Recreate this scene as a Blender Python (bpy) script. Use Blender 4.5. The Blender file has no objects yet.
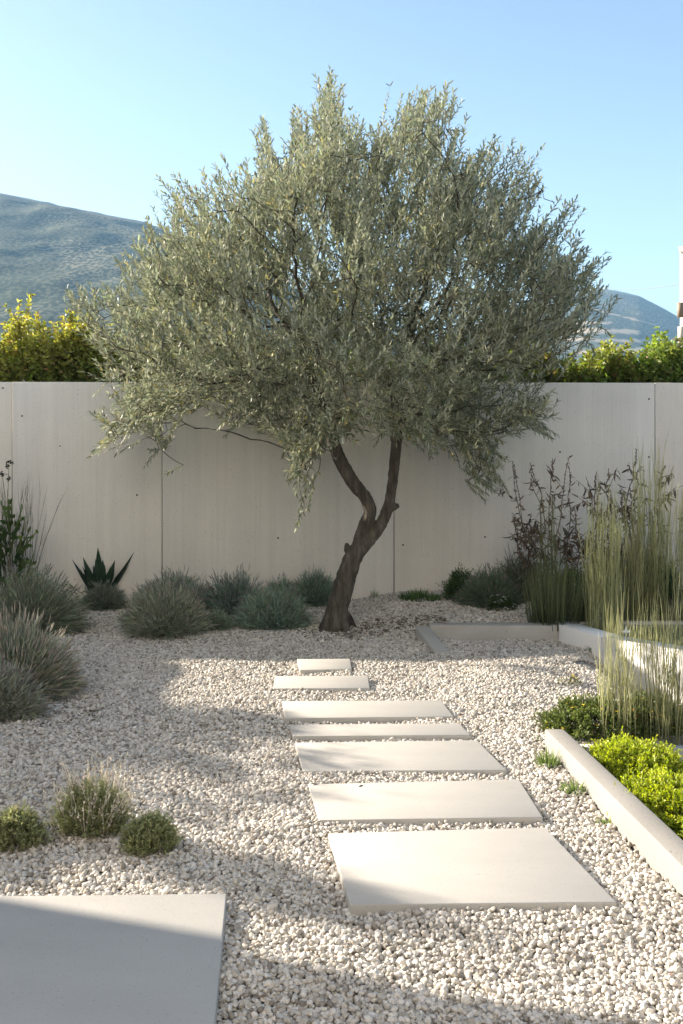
import bpy, math, random
import numpy as np
from mathutils import Vector, noise as mnoise
R = math.radians
rs = np.random.RandomState(7)
random.seed(7)
S = bpy.context.scene
COL = S.collection

# ------------------------------------------------------------ camera
CAMH = 1.6; FPX = 1080.0; HOR = 410.0; CX = 341.5
cd = bpy.data.cameras.new('camera'); cam = bpy.data.objects.new('camera', cd); COL.objects.link(cam)
cam.location = (0, 0, CAMH); cam.rotation_euler = (R(90), 0, 0)
cd.sensor_fit = 'VERTICAL'; cd.sensor_height = 24; cd.lens = FPX/1024*24
cd.shift_y = -(512-HOR)/1024; cd.clip_start = 0.05; cd.clip_end = 20000
S.camera = cam
# ------------------------------------------------------------ sky, sun, exposure
SUN_EL = R(23); SX, SY = -0.892, 0.452
sunv = Vector((SX*math.cos(SUN_EL), SY*math.cos(SUN_EL), math.sin(SUN_EL)))
w = bpy.data.worlds.new('World'); S.world = w; w.use_nodes = True
nt = w.node_tree; nt.nodes.clear()
sky = nt.nodes.new('ShaderNodeTexSky'); sky.sky_type = 'NISHITA'; sky.sun_disc = False
sky.sun_elevation = SUN_EL; sky.sun_rotation = math.atan2(SX, SY)
sky.air_density = 1.0; sky.dust_density = 0.9; sky.ozone_density = 1.1; sky.altitude = 50
bg = nt.nodes.new('ShaderNodeBackground'); bg.inputs[1].default_value = 0.05
wo = nt.nodes.new('ShaderNodeOutputWorld')
nt.links.new(sky.outputs[0], bg.inputs[0]); nt.links.new(bg.outputs[0], wo.inputs[0])
sl = bpy.data.lights.new('sun', 'SUN'); sl.energy = 4.3; sl.angle = R(0.6); sl.color = (1, .885, .75)
so = bpy.data.objects.new('sun', sl); COL.objects.link(so)
so.rotation_euler = sunv.to_track_quat('Z', 'Y').to_euler(); so.location = (-20, 10, 15)
S.view_settings.view_transform = 'Standard'; S.view_settings.look = 'None'
S.view_settings.exposure = 2.22; S.view_settings.gamma = 1
S.render.engine = 'CYCLES'
S.cycles.max_bounces = 8; S.cycles.transparent_max_bounces = 8; S.cycles.volume_bounces = 0

# ------------------------------------------------------------ helpers
def at(px, py, z=0.0):
    d = (CAMH-z)*FPX/(py-HOR)
    return np.array([(px-CX)/FPX*d, d, z])
def pt(px, py, d):                       # point at distance d
    return np.array([(px-CX)/FPX*d, d, CAMH+(HOR-py)/FPX*d])
def proj(P):
    P = np.asarray(P); return CX+P[..., 0]/P[..., 1]*FPX, HOR-(P[..., 2]-CAMH)/P[..., 1]*FPX
def sst(x, a, b):
    t = np.clip((np.asarray(x, float)-a)/(b-a), 0, 1); return t*t*(3-2*t)
def nrm(v): return v/np.maximum(np.linalg.norm(v, axis=-1, keepdims=True), 1e-9)
def rnd(*s): return rs.rand(*s)
def uni(a, b, *s): return a+(b-a)*rs.rand(*s)

def vnoise(x, y, seed=0):
    xi = np.floor(x).astype(np.int64); yi = np.floor(y).astype(np.int64); fx = x-xi; fy = y-yi
    def h(a, b):
        n = (a*374761393+b*668265263+seed*1442695041) & 0xffffffff
        n = ((n ^ (n >> 13))*1274126177) & 0xffffffff
        return ((n ^ (n >> 16)) & 0xffff)/65535.0
    u = fx*fx*(3-2*fx); v = fy*fy*(3-2*fy)
    return (h(xi, yi)*(1-u)+h(xi+1, yi)*u)*(1-v)+(h(xi, yi+1)*(1-u)+h(xi+1, yi+1)*u)*v
def fbm(x, y, o=4, seed=0):
    s = 0; a = .5
    for i in range(o):
        s = s+a*vnoise(x*2**i, y*2**i, seed+i); a *= .5
    return s

BEAM_D = 7.5
def ground_h(x, y):
    x = np.asarray(x, float); y = np.asarray(y, float)
    near = sst(y, 1, 2.2)*(1-sst(y, 9.2, 9.6))*(1-sst(np.abs(x), 6, 7))
    h = (fbm(x*2.1, y*2.6, 2, 3)-.38)*.065*near
    ramp = np.where(x > .62, (y > BEAM_D+.02)*1.0, sst(y, 7.35, 7.9))
    h = h + .085*sst(x, -.1, .62)*ramp*near
    dip = sst(x, 1.5, 1.95)*(1-sst(y, 6.95, 7.2))*sst(y, 4.7, 5.3)
    kx = 1.06+(5.1-y)*.121
    bed = sst(x, kx+.02, kx+.1)*(y < 5.15)
    h = np.minimum(h-.22*dip, np.where(bed > 0, h*(1-bed)-.04*bed, 9))
    return h

class G:
    def __init__(s): s.V = []; s.F = []; s.C = []; s.n = 0
    def add(s, V, F, C):
        V = np.asarray(V, float).reshape(-1, 3); F = np.asarray(F, int)
        C = np.asarray(C, float)
        if C.ndim == 1: C = np.tile(C, (len(V), 1))
        s.V.append(V); s.F.append(F+s.n); s.C.append(C[:, :3]); s.n += len(V)
    def build(s, name, mat, parent=None, smooth=False):
        me = bpy.data.meshes.new(name)
        V = np.concatenate(s.V).astype(np.float32)
        me.vertices.add(len(V)); me.vertices.foreach_set('co', V.ravel())
        lt = np.concatenate([np.full(len(f), f.shape[1]) for f in s.F]); vi = np.concatenate([f.ravel() for f in s.F])
        me.loops.add(len(vi)); me.loops.foreach_set('vertex_index', vi.astype(np.int32))
        me.polygons.add(len(lt)); ls = np.concatenate([[0], np.cumsum(lt)[:-1]])
        me.polygons.foreach_set('loop_start', ls.astype(np.int32)); me.polygons.foreach_set('loop_total', lt.astype(np.int32))
        if smooth: me.polygons.foreach_set('use_smooth', np.ones(len(lt), bool))
        me.update(calc_edges=True); me.validate()
        a = me.color_attributes.new('Col', 'FLOAT_COLOR', 'POINT')
        C = np.concatenate(s.C); C = np.concatenate([C, np.ones((len(C), 1))], 1).astype(np.float32)
        a.data.foreach_set('color', C.ravel())
        me.materials.append(mat)
        o = bpy.data.objects.new(name, me); COL.objects.link(o)
        if parent is not None: o.parent = parent
        return o
    def box(s, a, b, C=(1, 1, 1)):
        x0, y0, z0 = a; x1, y1, z1 = b
        s.prism([(x0, y0), (x1, y0), (x1, y1), (x0, y1)], z0, z1, C)
    def prism(s, poly, z0, z1, C=(1, 1, 1)):
        n = len(poly); z1 = list(z1) if hasattr(z1, '__len__') else [z1]*n
        if sum(poly[i][0]*poly[(i+1) % n][1]-poly[(i+1) % n][0]*poly[i][1] for i in range(n)) < 0: poly = list(poly)[::-1]; z1 = z1[::-1]
        V = [(p[0], p[1], z0) for p in poly]+[(p[0], p[1], z1[i]) for i, p in enumerate(poly)]
        q = [[i, (i+1) % n, n+(i+1) % n, n+i] for i in range(n)]
        s.add(V, q, np.array(C, float))
        nn = s.n-2*n
        s.F.append(np.array([[nn+n+i for i in range(n)]])); s.F.append(np.array([[nn+n-1-i for i in range(n)]]))
    def tubes(s, P, Rr, n=4, C0=(1, 1, 1), C1=None, jit=.15):
        N, K, _ = P.shape
        T = nrm(np.gradient(P, axis=1)); ref = nrm(rs.randn(N, 1, 3)+np.array([0, 0, 0]))
        ref = np.broadcast_to(ref, T.shape); A = nrm(np.cross(T, ref)); B = np.cross(T, A)
        an = np.arange(n)*2*np.pi/n
        V = P[:, :, None]+(A[:, :, None]*np.cos(an)[None, None, :, None]+B[:, :, None]*np.sin(an)[None, None, :, None])*Rr[:, :, None, None]
        base = (np.arange(N)*K*n)[:, None, None]; k = (np.arange(K-1)*n)[None, :, None]; j = np.arange(n)[None, None]; j2 = (j+1) % n
        F = np.stack([base+k+j, base+k+j2, base+k+n+j2, base+k+n+j], -1).reshape(-1, 4)
        s.add(V, F, grad(N, K, n, C0, C1, jit))
    def ribbons(s, P, W, C0, C1=None, jit=.15, side=None):
        N, K, _ = P.shape
        T = nrm(P[:, -1]-P[:, 0])
        if side is None: side = nrm(np.cross(T, rs.randn(N, 3)))
        off = side[:, None]*W[..., None]
        V = np.stack([P-off, P+off], 2)
        base = (np.arange(N)*K*2)[:, None]; k = (np.arange(K-1)*2)[None]
        F = np.stack([base+k, base+k+1, base+k+3, base+k+2], -1).reshape(-1, 4)
        s.add(V, F, grad(N, K, 2, C0, C1, jit))
    def leaves(s, P, D, L, W, C, jit=.2, bend=.12, facing=None, mid=.4):
        N = len(P); D = nrm(D); L = np.broadcast_to(L, (N,))[:, None]; W = np.broadcast_to(W, (N,))[:, None]/2
        r = nrm(rs.randn(N, 3)) if facing is None else facing+rs.randn(N, 3)*.35
        sd = nrm(np.cross(D, r)); nn = np.cross(sd, D)
        q1 = P+D*L*mid*.75; q2 = P+D*L*(.72)+nn*L*-bend*.5; t = P+D*L+nn*L*-bend*1.4
        V = np.stack([P, q1-sd*W, q1+sd*W, q2-sd*W*.75, q2+sd*W*.75, t], 1)
        f = np.array([[0, 2, 1], [1, 2, 4], [1, 4, 3], [3, 4, 5]])
        F = ((np.arange(N)*6)[:, None, None]+f[None]).reshape(-1, 3)
        C = np.asarray(C, float)
        if C.ndim == 1: C = np.tile(C, (N, 1))
        C = C*(1+jit*rs.randn(N, 1))*(1+jit*.25*rs.randn(N, 3))
        s.add(V, F, np.repeat(np.clip(C, .003, .95), 6, 0))
def grad(N, K, n, C0, C1, jit):
    C0 = np.asarray(C0, float); C1 = C0 if C1 is None else np.asarray(C1, float)
    t = np.linspace(0, 1, K)[None, :, None]
    c = (C0*(1-t)+C1*t)*(1+jit*rs.randn(N, 1, 1))
    return np.clip(np.repeat(c[:, :, None], n, 2), .003, .95).reshape(-1, 3)
def curves(P0, D, L, bend, K=5, wob=0.0):
    """N stems from P0 along D, bending by vector bend (N,3)"""
    t = np.linspace(0, 1, K)[None, :, None]; L = np.asarray(L).reshape(-1, 1, 1)
    P = P0[:, None]+D[:, None]*L*t+bend[:, None]*L*t**2
    if wob: P[:, 1:] += np.cumsum(rs.randn(len(P0), K-1, 3), 1)*wob*L*np.array([1, 1, .3])
    return P
def cev(P, t):
    """sample curves P(N,K,3) at t(N,M) -> pos, tangent"""
    N, K, _ = P.shape; u = np.clip(t*(K-1), 0, K-1.001); i = u.astype(int); f = (u-i)[..., None]
    r = np.arange(N)[:, None]; a = P[r, i]; b = P[r, i+1]
    return a*(1-f)+b*f, nrm(b-a)

def tag(o, label=None, cat=None, group=None, kind=None):
    if label: o['label'] = label
    if cat: o['category'] = cat
    if group: o['group'] = group
    if kind: o['kind'] = kind
    return o
def thing(name, loc, label, cat, group=None):
    o = bpy.data.objects.new(name, None); COL.objects.link(o); o.empty_display_size = .1
    tag(o, label, cat, group)
    o['_l'] = 0; del o['_l']
    o.location = tuple(loc)
    return o
def settle(root):
    """parts were built in world coordinates: make them relative to the thing's base"""
    L = Vector(root.location)
    for c in list(root.children):
        off = L
        for v in [c]:
            me = c.data
            n = len(me.vertices); a = np.empty(n*3, np.float32); me.vertices.foreach_get('co', a)
            a = a.reshape(-1, 3)-np.array(L, np.float32); me.vertices.foreach_set('co', a.ravel()); me.update()
        for g in c.children:
            me = g.data; n = len(me.vertices); a = np.empty(n*3, np.float32); me.vertices.foreach_get('co', a)
            a = a.reshape(-1, 3)-np.array(L, np.float32); me.vertices.foreach_set('co', a.ravel()); me.update()

# ------------------------------------------------------------ materials
def newmat(name):
    m = bpy.data.materials.new(name); m.use_nodes = True; t = m.node_tree; t.nodes.clear()
    o = t.nodes.new('ShaderNodeOutputMaterial'); return m, t, o
def N(t, typ, **k):
    n = t.nodes.new(typ)
    for a, v in k.items(): setattr(n, a, v)
    return n
def ramp(t, src, stops):
    r = t.nodes.new('ShaderNodeValToRGB'); t.links.new(src, r.inputs[0])
    while len(r.color_ramp.elements) < len(stops): r.color_ramp.elements.new(.5)
    for e, (p, c) in zip(r.color_ramp.elements, stops):
        e.position = p; e.color = (*c, 1) if len(c) == 3 else c
    return r.outputs[0]
def mapped(t, scale, space='Object'):
    tc = t.nodes.new('ShaderNodeTexCoord'); mp = t.nodes.new('ShaderNodeMapping'); mp.inputs['Scale'].default_value = scale
    t.links.new(tc.outputs[space], mp.inputs[0]); return mp.outputs[0]
def noise(t, vec, sc, det=4, rough=.55):
    n = t.nodes.new('ShaderNodeTexNoise'); n.inputs['Scale'].default_value = sc; n.inputs['Detail'].default_value = det; n.inputs['Roughness'].default_value = rough
    t.links.new(vec, n.inputs['Vector']); return n.outputs['Fac']
def mixc(t, fac, a, b, mode='MIX'):
    m = t.nodes.new('ShaderNodeMix'); m.data_type = 'RGBA'; m.blend_type = mode
    for s, v in ((m.inputs[0], fac), (m.inputs[6], a), (m.inputs[7], b)):
        if hasattr(v, 'links'): t.links.new(v, s)
        elif isinstance(v, (int, float)): s.default_value = v
        else: s.default_value = (*v, 1)
    return m.outputs[2]
def leafmat(name, under=None, trans=.35, rough=.5, spec=.35):
    m, t, o = newmat(name)
    at_ = N(t, 'ShaderNodeAttribute', attribute_name='Col'); c = at_.outputs['Color']
    if under is not None:
        g = t.nodes.new('ShaderNodeNewGeometry'); c = mixc(t, g.outputs['Backfacing'], c, under)
    p = t.nodes.new('ShaderNodeBsdfPrincipled'); p.inputs['Roughness'].default_value = rough; p.inputs['Specular IOR Level'].default_value = spec
    t.links.new(c, p.inputs['Base Color'])
    tr = t.nodes.new('ShaderNodeBsdfTranslucent')
    hs = N(t, 'ShaderNodeHueSaturation'); hs.inputs['Saturation'].default_value = 1.15; hs.inputs['Value'].default_value = 1.25
    t.links.new(at_.outputs['Color'], hs.inputs['Color']); t.links.new(hs.outputs[0], tr.inputs[0])
    mx = t.nodes.new('ShaderNodeMixShader'); mx.inputs[0].default_value = trans
    t.links.new(p.outputs[0], mx.inputs[1]); t.links.new(tr.outputs[0], mx.inputs[2]); t.links.new(mx.outputs[0], o.inputs[0])
    return m
def attrmat(name, rough=.8):
    m, t, o = newmat(name); at_ = N(t, 'ShaderNodeAttribute', attribute_name='Col')
    p = t.nodes.new('ShaderNodeBsdfPrincipled'); p.inputs['Roughness'].default_value = rough; p.inputs['Specular IOR Level'].default_value = .2
    n = noise(t, mapped(t, (1, 1, 1)), 60, 4); c = mixc(t, .5, at_.outputs['Color'], ramp(t, n, [(.3, (.5, .5, .5)), (.7, (1, 1, 1))]), 'MULTIPLY')
    t.links.new(c, p.inputs['Base Color']); t.links.new(p.outputs[0], o.inputs[0]); return m
def stonemat(name, base, var=.12, streak=(3, 3, 3), pores=0, bump=.15, rough=.8, vert=0, stain=None):
    m, t, o = newmat(name); v = mapped(t, (1, 1, 1)); sv = mapped(t, streak)
    lo = tuple(b*(1-var) for b in base); hi = tuple(min(1, b*(1+var)) for b in base)
    c = ramp(t, noise(t, sv, 1, 6, .6), [(.3, lo), (.7, hi)])
    c = mixc(t, .6, c, ramp(t, noise(t, v, 1.3, 5, .6), [(.3, (.86, .86, .87)), (.65, (1, 1, 1))]), 'MULTIPLY')
    c = mixc(t, .5, c, ramp(t, noise(t, v, 160, 3, .6), [(.3, (.85, .85, .85)), (.7, (1.0, 1.0, 1.0))]), 'MULTIPLY')
    if vert:
        c = mixc(t, vert, c, ramp(t, noise(t, mapped(t, (9, 9, .25)), 1, 5, .65), [(.38, (.62, .62, .61)), (.62, (1, 1, 1))]), 'MULTIPLY')
        c = mixc(t, vert*.8, c, ramp(t, noise(t, mapped(t, (38, 38, .7)), 1, 3, .6), [(.36, (.72, .72, .70)), (.5, (1, 1, 1))]), 'MULTIPLY')
    bsrc = noise(t, v, 90, 5, .65)
    if pores:
        vo = N(t, 'ShaderNodeTexVoronoi'); vo.inputs['Scale'].default_value = pores; vo.inputs['Randomness'].default_value = 1; t.links.new(v, vo.inputs['Vector'])
        big = noise(t, v, 6, 3)
        ad = N(t, 'ShaderNodeMath', operation='SUBTRACT'); t.links.new(vo.outputs['Distance'], ad.inputs[0])
        ml = N(t, 'ShaderNodeMath', operation='MULTIPLY'); t.links.new(big, ml.inputs[0]); ml.inputs[1].default_value = .16; t.links.new(ml.outputs[0], ad.inputs[1])
        pc = ramp(t, ad.outputs[0], [(.015, (.45, .43, .40)), (.045, (1, 1, 1))]); c = mixc(t, .6, c, pc, 'MULTIPLY')
    if stain is not None:
        c = mixc(t, ramp(t, noise(t, mapped(t, (1.2, 1.2, 3)), 1.4, 5, .6), [(.5, (0, 0, 0)), (.72, (.5, .5, .5))]), c, stain)
    p = t.nodes.new('ShaderNodeBsdfPrincipled'); p.inputs['Roughness'].default_value = rough; p.inputs['Specular IOR Level'].default_value = .25
    t.links.new(c, p.inputs['Base Color'])
    b = t.nodes.new('ShaderNodeBump'); b.inputs['Strength'].default_value = bump; b.inputs['Distance'].default_value = .01
    t.links.new(bsrc, b.inputs['Height']); t.links.new(b.outputs[0], p.inputs['Normal']); t.links.new(p.outputs[0], o.inputs[0])
    return m
def plain(name, c, rough=.6):
    return stonemat(name, c, .06, rough=rough, bump=.05)

M_wall = stonemat('board_marked_concrete', (.84, .795, .715), .04, (1.2, 1.2, .35), pores=34, bump=.25, vert=.16)
M_slab = stonemat('limestone_slab', (.435, .415, .375), .035, (3, 9, 5), pores=55, bump=.08, rough=.7)
M_kerb = stonemat('kerb_concrete', (.27, .258, .235), .07, (3, 3, 3), pores=30, bump=.2)
M_grey = stonemat('grey_concrete', (.42, .40, .36), .1, (3, 3, 3), pores=24, bump=.2, stain=(.25, .23, .19))
M_white = stonemat('white_render', (.82, .80, .76), .03, bump=.1)
M_dark = plain('near_black', (.035, .03, .026))
M_leaf = leafmat('olive_leaf', under=(.46, .49, .40), trans=.34, rough=.55, spec=.3)
M_fol = leafmat('green_leaf', trans=.40)
M_stalk = leafmat('fine_stalk', trans=.3, rough=.7)
M_fleshy = leafmat('fleshy_leaf', trans=.08, rough=.4, spec=.4)
M_dry = attrmat('dry_stem')
M_flower = leafmat('petal', trans=.3, rough=.7)

# bark
m, t, o = newmat('olive_bark'); M_bark = m
c = ramp(t, noise(t, mapped(t, (30, 30, 7)), 1, 8, .7), [(.25, (.03, .025, .02)), (.5, (.085, .073, .058)), (.75, (.19, .17, .14))])
c = mixc(t, .5, c, ramp(t, noise(t, mapped(t, (1, 1, 1)), 4, 3), [(.35, (.55, .54, .5)), (.6, (1, 1, 1))]), 'MULTIPLY')
p = N(t, 'ShaderNodeBsdfPrincipled'); p.inputs['Roughness'].default_value = .9; p.inputs['Specular IOR Level'].default_value = .2
b = N(t, 'ShaderNodeBump'); b.inputs['Strength'].default_value = .9; b.inputs['Distance'].default_value = .012
t.links.new(noise(t, mapped(t, (60, 60, 14)), 1, 6, .7), b.inputs['Height']); t.links.new(b.outputs[0], p.inputs['Normal'])
t.links.new(c, p.inputs['Base Color']); t.links.new(p.outputs[0], o.inputs[0])
# gravel stones
m, t, o = newmat('gravel_stone'); M_gravel = m
oi = N(t, 'ShaderNodeObjectInfo')
c = ramp(t, oi.outputs['Random'], [(0, (.20, .175, .145)), (.12, (.34, .31, .265)), (.3, (.47, .435, .38)), (.6, (.57, .53, .47)), (.85, (.68, .64, .58)), (1, (.44, .42, .39))])
c = mixc(t, .5, c, ramp(t, noise(t, mapped(t, (1, 1, 1)), 1.6, 4, .6), [(.3, (.72, .69, .64)), (.65, (1, 1, 1))]), 'MULTIPLY')
p = N(t, 'ShaderNodeBsdfPrincipled'); p.inputs['Roughness'].default_value = .75; p.inputs['Specular IOR Level'].default_value = .3
t.links.new(c, p.inputs['Base Color']); t.links.new(p.outputs[0], o.inputs[0])
# ground
m, t, o = newmat('ground_soil'); M_ground = m
geo = N(t, 'ShaderNodeNewGeometry'); v = geo.outputs['Position']
vo = N(t, 'ShaderNodeTexVoronoi'); vo.inputs['Scale'].default_value = 45; t.links.new(v, vo.inputs['Vector'])
c1 = ramp(t, vo.outputs['Distance'], [(.0, (.60, .56, .49)), (.45, (.42, .385, .33)), (.7, (.12, .10, .08))])
c2 = ramp(t, noise(t, v, 14, 6, .7), [(.3, (.07, .05, .035)), (.7, (.17, .13, .09))])
c3 = ramp(t, noise(t, v, .05, 6, .7), [(.3, (.05, .07, .03)), (.7, (.20, .17, .10))])
at_ = N(t, 'ShaderNodeAttribute', attribute_name='Col'); sp = N(t, 'ShaderNodeSeparateColor'); t.links.new(at_.outputs['Color'], sp.inputs[0])
c = mixc(t, sp.outputs[0], c3, c1); c = mixc(t, sp.outputs[1], c, c2)
p = N(t, 'ShaderNodeBsdfPrincipled'); p.inputs['Roughness'].default_value = .9; p.inputs['Specular IOR Level'].default_value = .1
b = N(t, 'ShaderNodeBump'); b.inputs['Strength'].default_value = .6; b.inputs['Distance'].default_value = .01; b.invert = True
t.links.new(vo.outputs['Distance'], b.inputs['Height']); t.links.new(b.outputs[0], p.inputs['Normal'])
t.links.new(c, p.inputs['Base Color']); t.links.new(p.outputs[0], o.inputs[0])
# hills
def hillmat(name, dark, mid, pale, sc):
    m, t, o = newmat(name); geo = N(t, 'ShaderNodeNewGeometry'); v = geo.outputs['Position']
    mpn = N(t, 'ShaderNodeMapping'); mpn.inputs['Scale'].default_value = (1, .22, 1.4); t.links.new(v, mpn.inputs[0]); v = mpn.outputs[0]
    c = ramp(t, noise(t, v, sc, 8, .72), [(.36, dark), (.5, mid), (.62, pale)])
    vr = N(t, 'ShaderNodeTexVoronoi'); vr.inputs['Scale'].default_value = sc*42; t.links.new(v, vr.inputs['Vector'])
    big = noise(t, v, sc*4, 6, .75); sm_ = N(t, 'ShaderNodeMath', operation='MULTIPLY_ADD'); t.links.new(big, sm_.inputs[0]); sm_.inputs[1].default_value = -.85; t.links.new(vr.outputs['Distance'], sm_.inputs[2])
    c = mixc(t, 1.0, c, ramp(t, sm_.outputs[0], [(-.0, (.13, .18, .12)), (.0, (.13, .18, .12))]), 'MULTIPLY') if False else mixc(t, ramp(t, sm_.outputs[0], [(.0, (.9, .9, .9)), (.2, (0, 0, 0))]), c, (.022, .038, .02))
    at_ = N(t, 'ShaderNodeAttribute', attribute_name='Col'); sp = N(t, 'ShaderNodeSeparateColor'); t.links.new(at_.outputs['Color'], sp.inputs[0])
    c = mixc(t, sp.outputs[0], c, (.42, .33, .22))
    p = N(t, 'ShaderNodeBsdfPrincipled'); p.inputs['Roughness'].default_value = .95; p.inputs['Specular IOR Level'].default_value = .05
    t.links.new(c, p.inputs['Base Color']); t.links.new(p.outputs[0], o.inputs[0]); return m
M_hill = hillmat('scrub_hillside', (.06, .07, .04), (.12, .12, .07), (.30, .26, .17), .009)
# water
m, t, o = newmat('pond_water'); M_water = m
p = N(t, 'ShaderNodeBsdfPrincipled'); p.inputs['Base Color'].default_value = (.10, .14, .07, 1); p.inputs['Roughness'].default_value = .12
b = N(t, 'ShaderNodeBump'); b.inputs['Strength'].default_value = .12; b.inputs['Distance'].default_value = .02
t.links.new(noise(t, mapped(t, (1, 1, 1)), 14, 3), b.inputs['Height']); t.links.new(b.outputs[0], p.inputs['Normal']); t.links.new(p.outputs[0], o.inputs[0])

# ------------------------------------------------------------ ground sheet
fx = np.concatenate([[-4200, -2000, -900, -400, -150, -60, -25, -12], np.arange(-8, 8.001, .05), [12, 25, 60, 150, 400, 900, 2000, 4200]])
fy = np.concatenate([[-4200, -1500, -500, -150, -40, -12, -4], np.arange(-1, 10.01, .05), [12, 20, 40, 100, 250, 600, 1400, 2600, 4200]])
XX, YY = np.meshgrid(fx, fy); ZZ = ground_h(XX, YY)-.012
nx, ny = len(fx), len(fy)
idx = np.arange(nx*ny).reshape(ny, nx)
F = np.stack([idx[:-1, :-1], idx[:-1, 1:], idx[1:, 1:], idx[1:, :-1]], -1).reshape(-1, 4)
garden = ((np.abs(XX) < 8) & (YY < 9.6) & (YY > -4)).astype(float)
kx = 1.06+(5.1-YY)*.121
soil = np.clip(sst(XX, 1.6, 1.8)*(YY > 5.1)*(YY < 7.0)+(XX > kx+.03)*(YY <= 5.12)*1.0+(XX > 1.75)*(YY > 7.6)*1.0+(XX < -1.7)*(YY > 8.2)*1., 0, 1)*garden
Cg = np.stack([garden, soil, 0*soil], -1).reshape(-1, 3)
g = G(); g.add(np.stack([XX, YY, ZZ], -1).reshape(-1, 3), F, Cg)
o = g.build('ground', M_ground, smooth=True); tag(o, kind='structure')

# ------------------------------------------------------------ hills
def hill(name, prof_x, prof_h, D, y0, y1, seed, xs, terr=False, rough=1.0):
    xs = np.linspace(*xs, 340); ys = np.linspace(y0, y1, 200)
    X, Y = np.meshgrid(xs, ys)
    Rg = np.interp(X/Y*D, prof_x, prof_h)
    gY = np.where(Y < D, sst(Y, y0-60, D*1.02)**.8, 1-sst(Y, D, y1*1.1)*.9)
    Z = Rg*gY
    gul = fbm(X*.006, Y*.003, 5, seed)-.48
    Z = Z*(1+.0*gul)+gul*34*rough*np.clip(gY*(1-gY)*4, 0, 1)+(fbm(X*.03, Y*.03, 4, seed+9)-.47)*9*rough
    Z = np.minimum(Z, Rg*Y/D+7*(fbm(X*.05, Y*.004, 4, 5)-.5))
    road = np.zeros_like(Z)
    if terr:
        px, py = proj(np.stack([X, Y, Z], -1))
        for (a, b, yy, sl, th) in ((545, 640, 330, .03, 2.2), (560, 672, 339, .02, 1.2), (555, 612, 322, -.02, 1.0), (575, 683, 350, -.05, 1.0), (590, 660, 310, .25, .7)):
            ln = yy+sl*(px-600)
            road = np.maximum(road, ((np.abs(py-ln) < th) & (px > a) & (px < b))*1.0)
    ix = np.arange(X.size).reshape(X.shape)
    F = np.stack([ix[:-1, :-1], ix[:-1, 1:], ix[1:, 1:], ix[1:, :-1]], -1).reshape(-1, 4)
    g = G(); g.add(np.stack([X, Y, Z-1], -1).reshape(-1, 3), F, np.stack([road, road, road], -1).reshape(-1, 3))
    return tag(g.build(name, M_hill, smooth=True), kind='structure')
def pr(D, pts): return [(p[0]-CX)/FPX*D for p in pts], [(HOR-p[1])/FPX*D+CAMH for p in pts]
a, b = pr(1500, [(-700, 230), (-300, 185), (-120, 184), (0, 193), (30, 199), (60, 205), (100, 213), (145, 222), (220, 250), (320, 300), (430, 350), (560, 410)])
hill('hill', a, b, 1500, 420, 2100, 2, (-1500, 320))
a, b = pr(2100, [(250, 400), (400, 350), (500, 315), (560, 293), (590, 287), (612, 290), (640, 296), (665, 309), (683, 320), (760, 345), (900, 385)])
hill('hill', a, b, 2100, 700, 2900, 12, (-500, 1500), terr=True, rough=.55)

# ------------------------------------------------------------ concrete garden wall
WT = 1.83; WTH = .22
def wy(x): return 9.0+.05*x          # front face
def wall_run(x0, x1, g, z0, z1, inset=0.0, th=WTH):
    g.prism([(x0, wy(x0)+inset), (x1, wy(x1)+inset), (x1, wy(x1)+th-inset), (x0, wy(x0)+th-inset)], z0, z1)
seams = []
for px in (12, 162, 394, 655):
    u = (px-CX)/FPX; seams.append(9.0*u/(1-.05*u))
edges = [-6.3, -4.55]+seams+[4.6, 6.5]
wallT = thing('concrete_wall', (0, 9.1, 0), 'long pale board-marked concrete garden wall behind the olive tree', 'wall')
for i in range(len(edges)-1):
    g = G(); wall_run(edges[i]+.004, edges[i+1]-.004, g, -.2, WT)
    p_ = g.build('wall_panel', M_wall, wallT)
    bv = p_.modifiers.new('b', 'BEVEL'); bv.width = .004; bv.segments = 2
g = G(); wall_run(-6.28, 6.48, g, -.15, WT-.01, .012); g.build('wall_core', M_grey, wallT)
def disc(g, c, r, nrm_, th, C=(1, 1, 1), n=12):
    an = np.arange(n)*2*np.pi/n; nv = np.array(nrm_, float); s_ = nrm(np.cross(nv, [0, 0, 1.])); u_ = np.cross(s_, nv)
    ring = np.cos(an)[:, None]*s_+np.sin(an)[:, None]*u_
    V = np.concatenate([c+ring*r, c+nv*th+ring*r*.9, [c+nv*th]])
    g.add(V, [[i, (i+1) % n, n+(i+1) % n, n+i] for i in range(n)], np.array(C, float))
    k = g.n-len(V); g.F.append(np.array([[k+n+i, k+n+(i+1) % n, k+2*n] for i in range(n)]))
for (px, py) in ((137, 495), (3, 388), (278, 538), (403, 545), (485, 537), (649, 399), (649, 457), (584, 498), (22, 416), (230, 397), (560, 452), (60, 446)):
    u = (px-CX)/FPX; x = 9.0*u/(1-.05*u); d = wy(x); g = G()
    disc(g, np.array([x, d, CAMH+(HOR-py)/FPX*d]), .008 if px != 60 else .006, (0, -1, 0), .002); g.build('tie_hole_shade', M_dark, wallT)  # raised dark disc, its colour stands in for shade inside the hole
settle(wallT)
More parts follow.
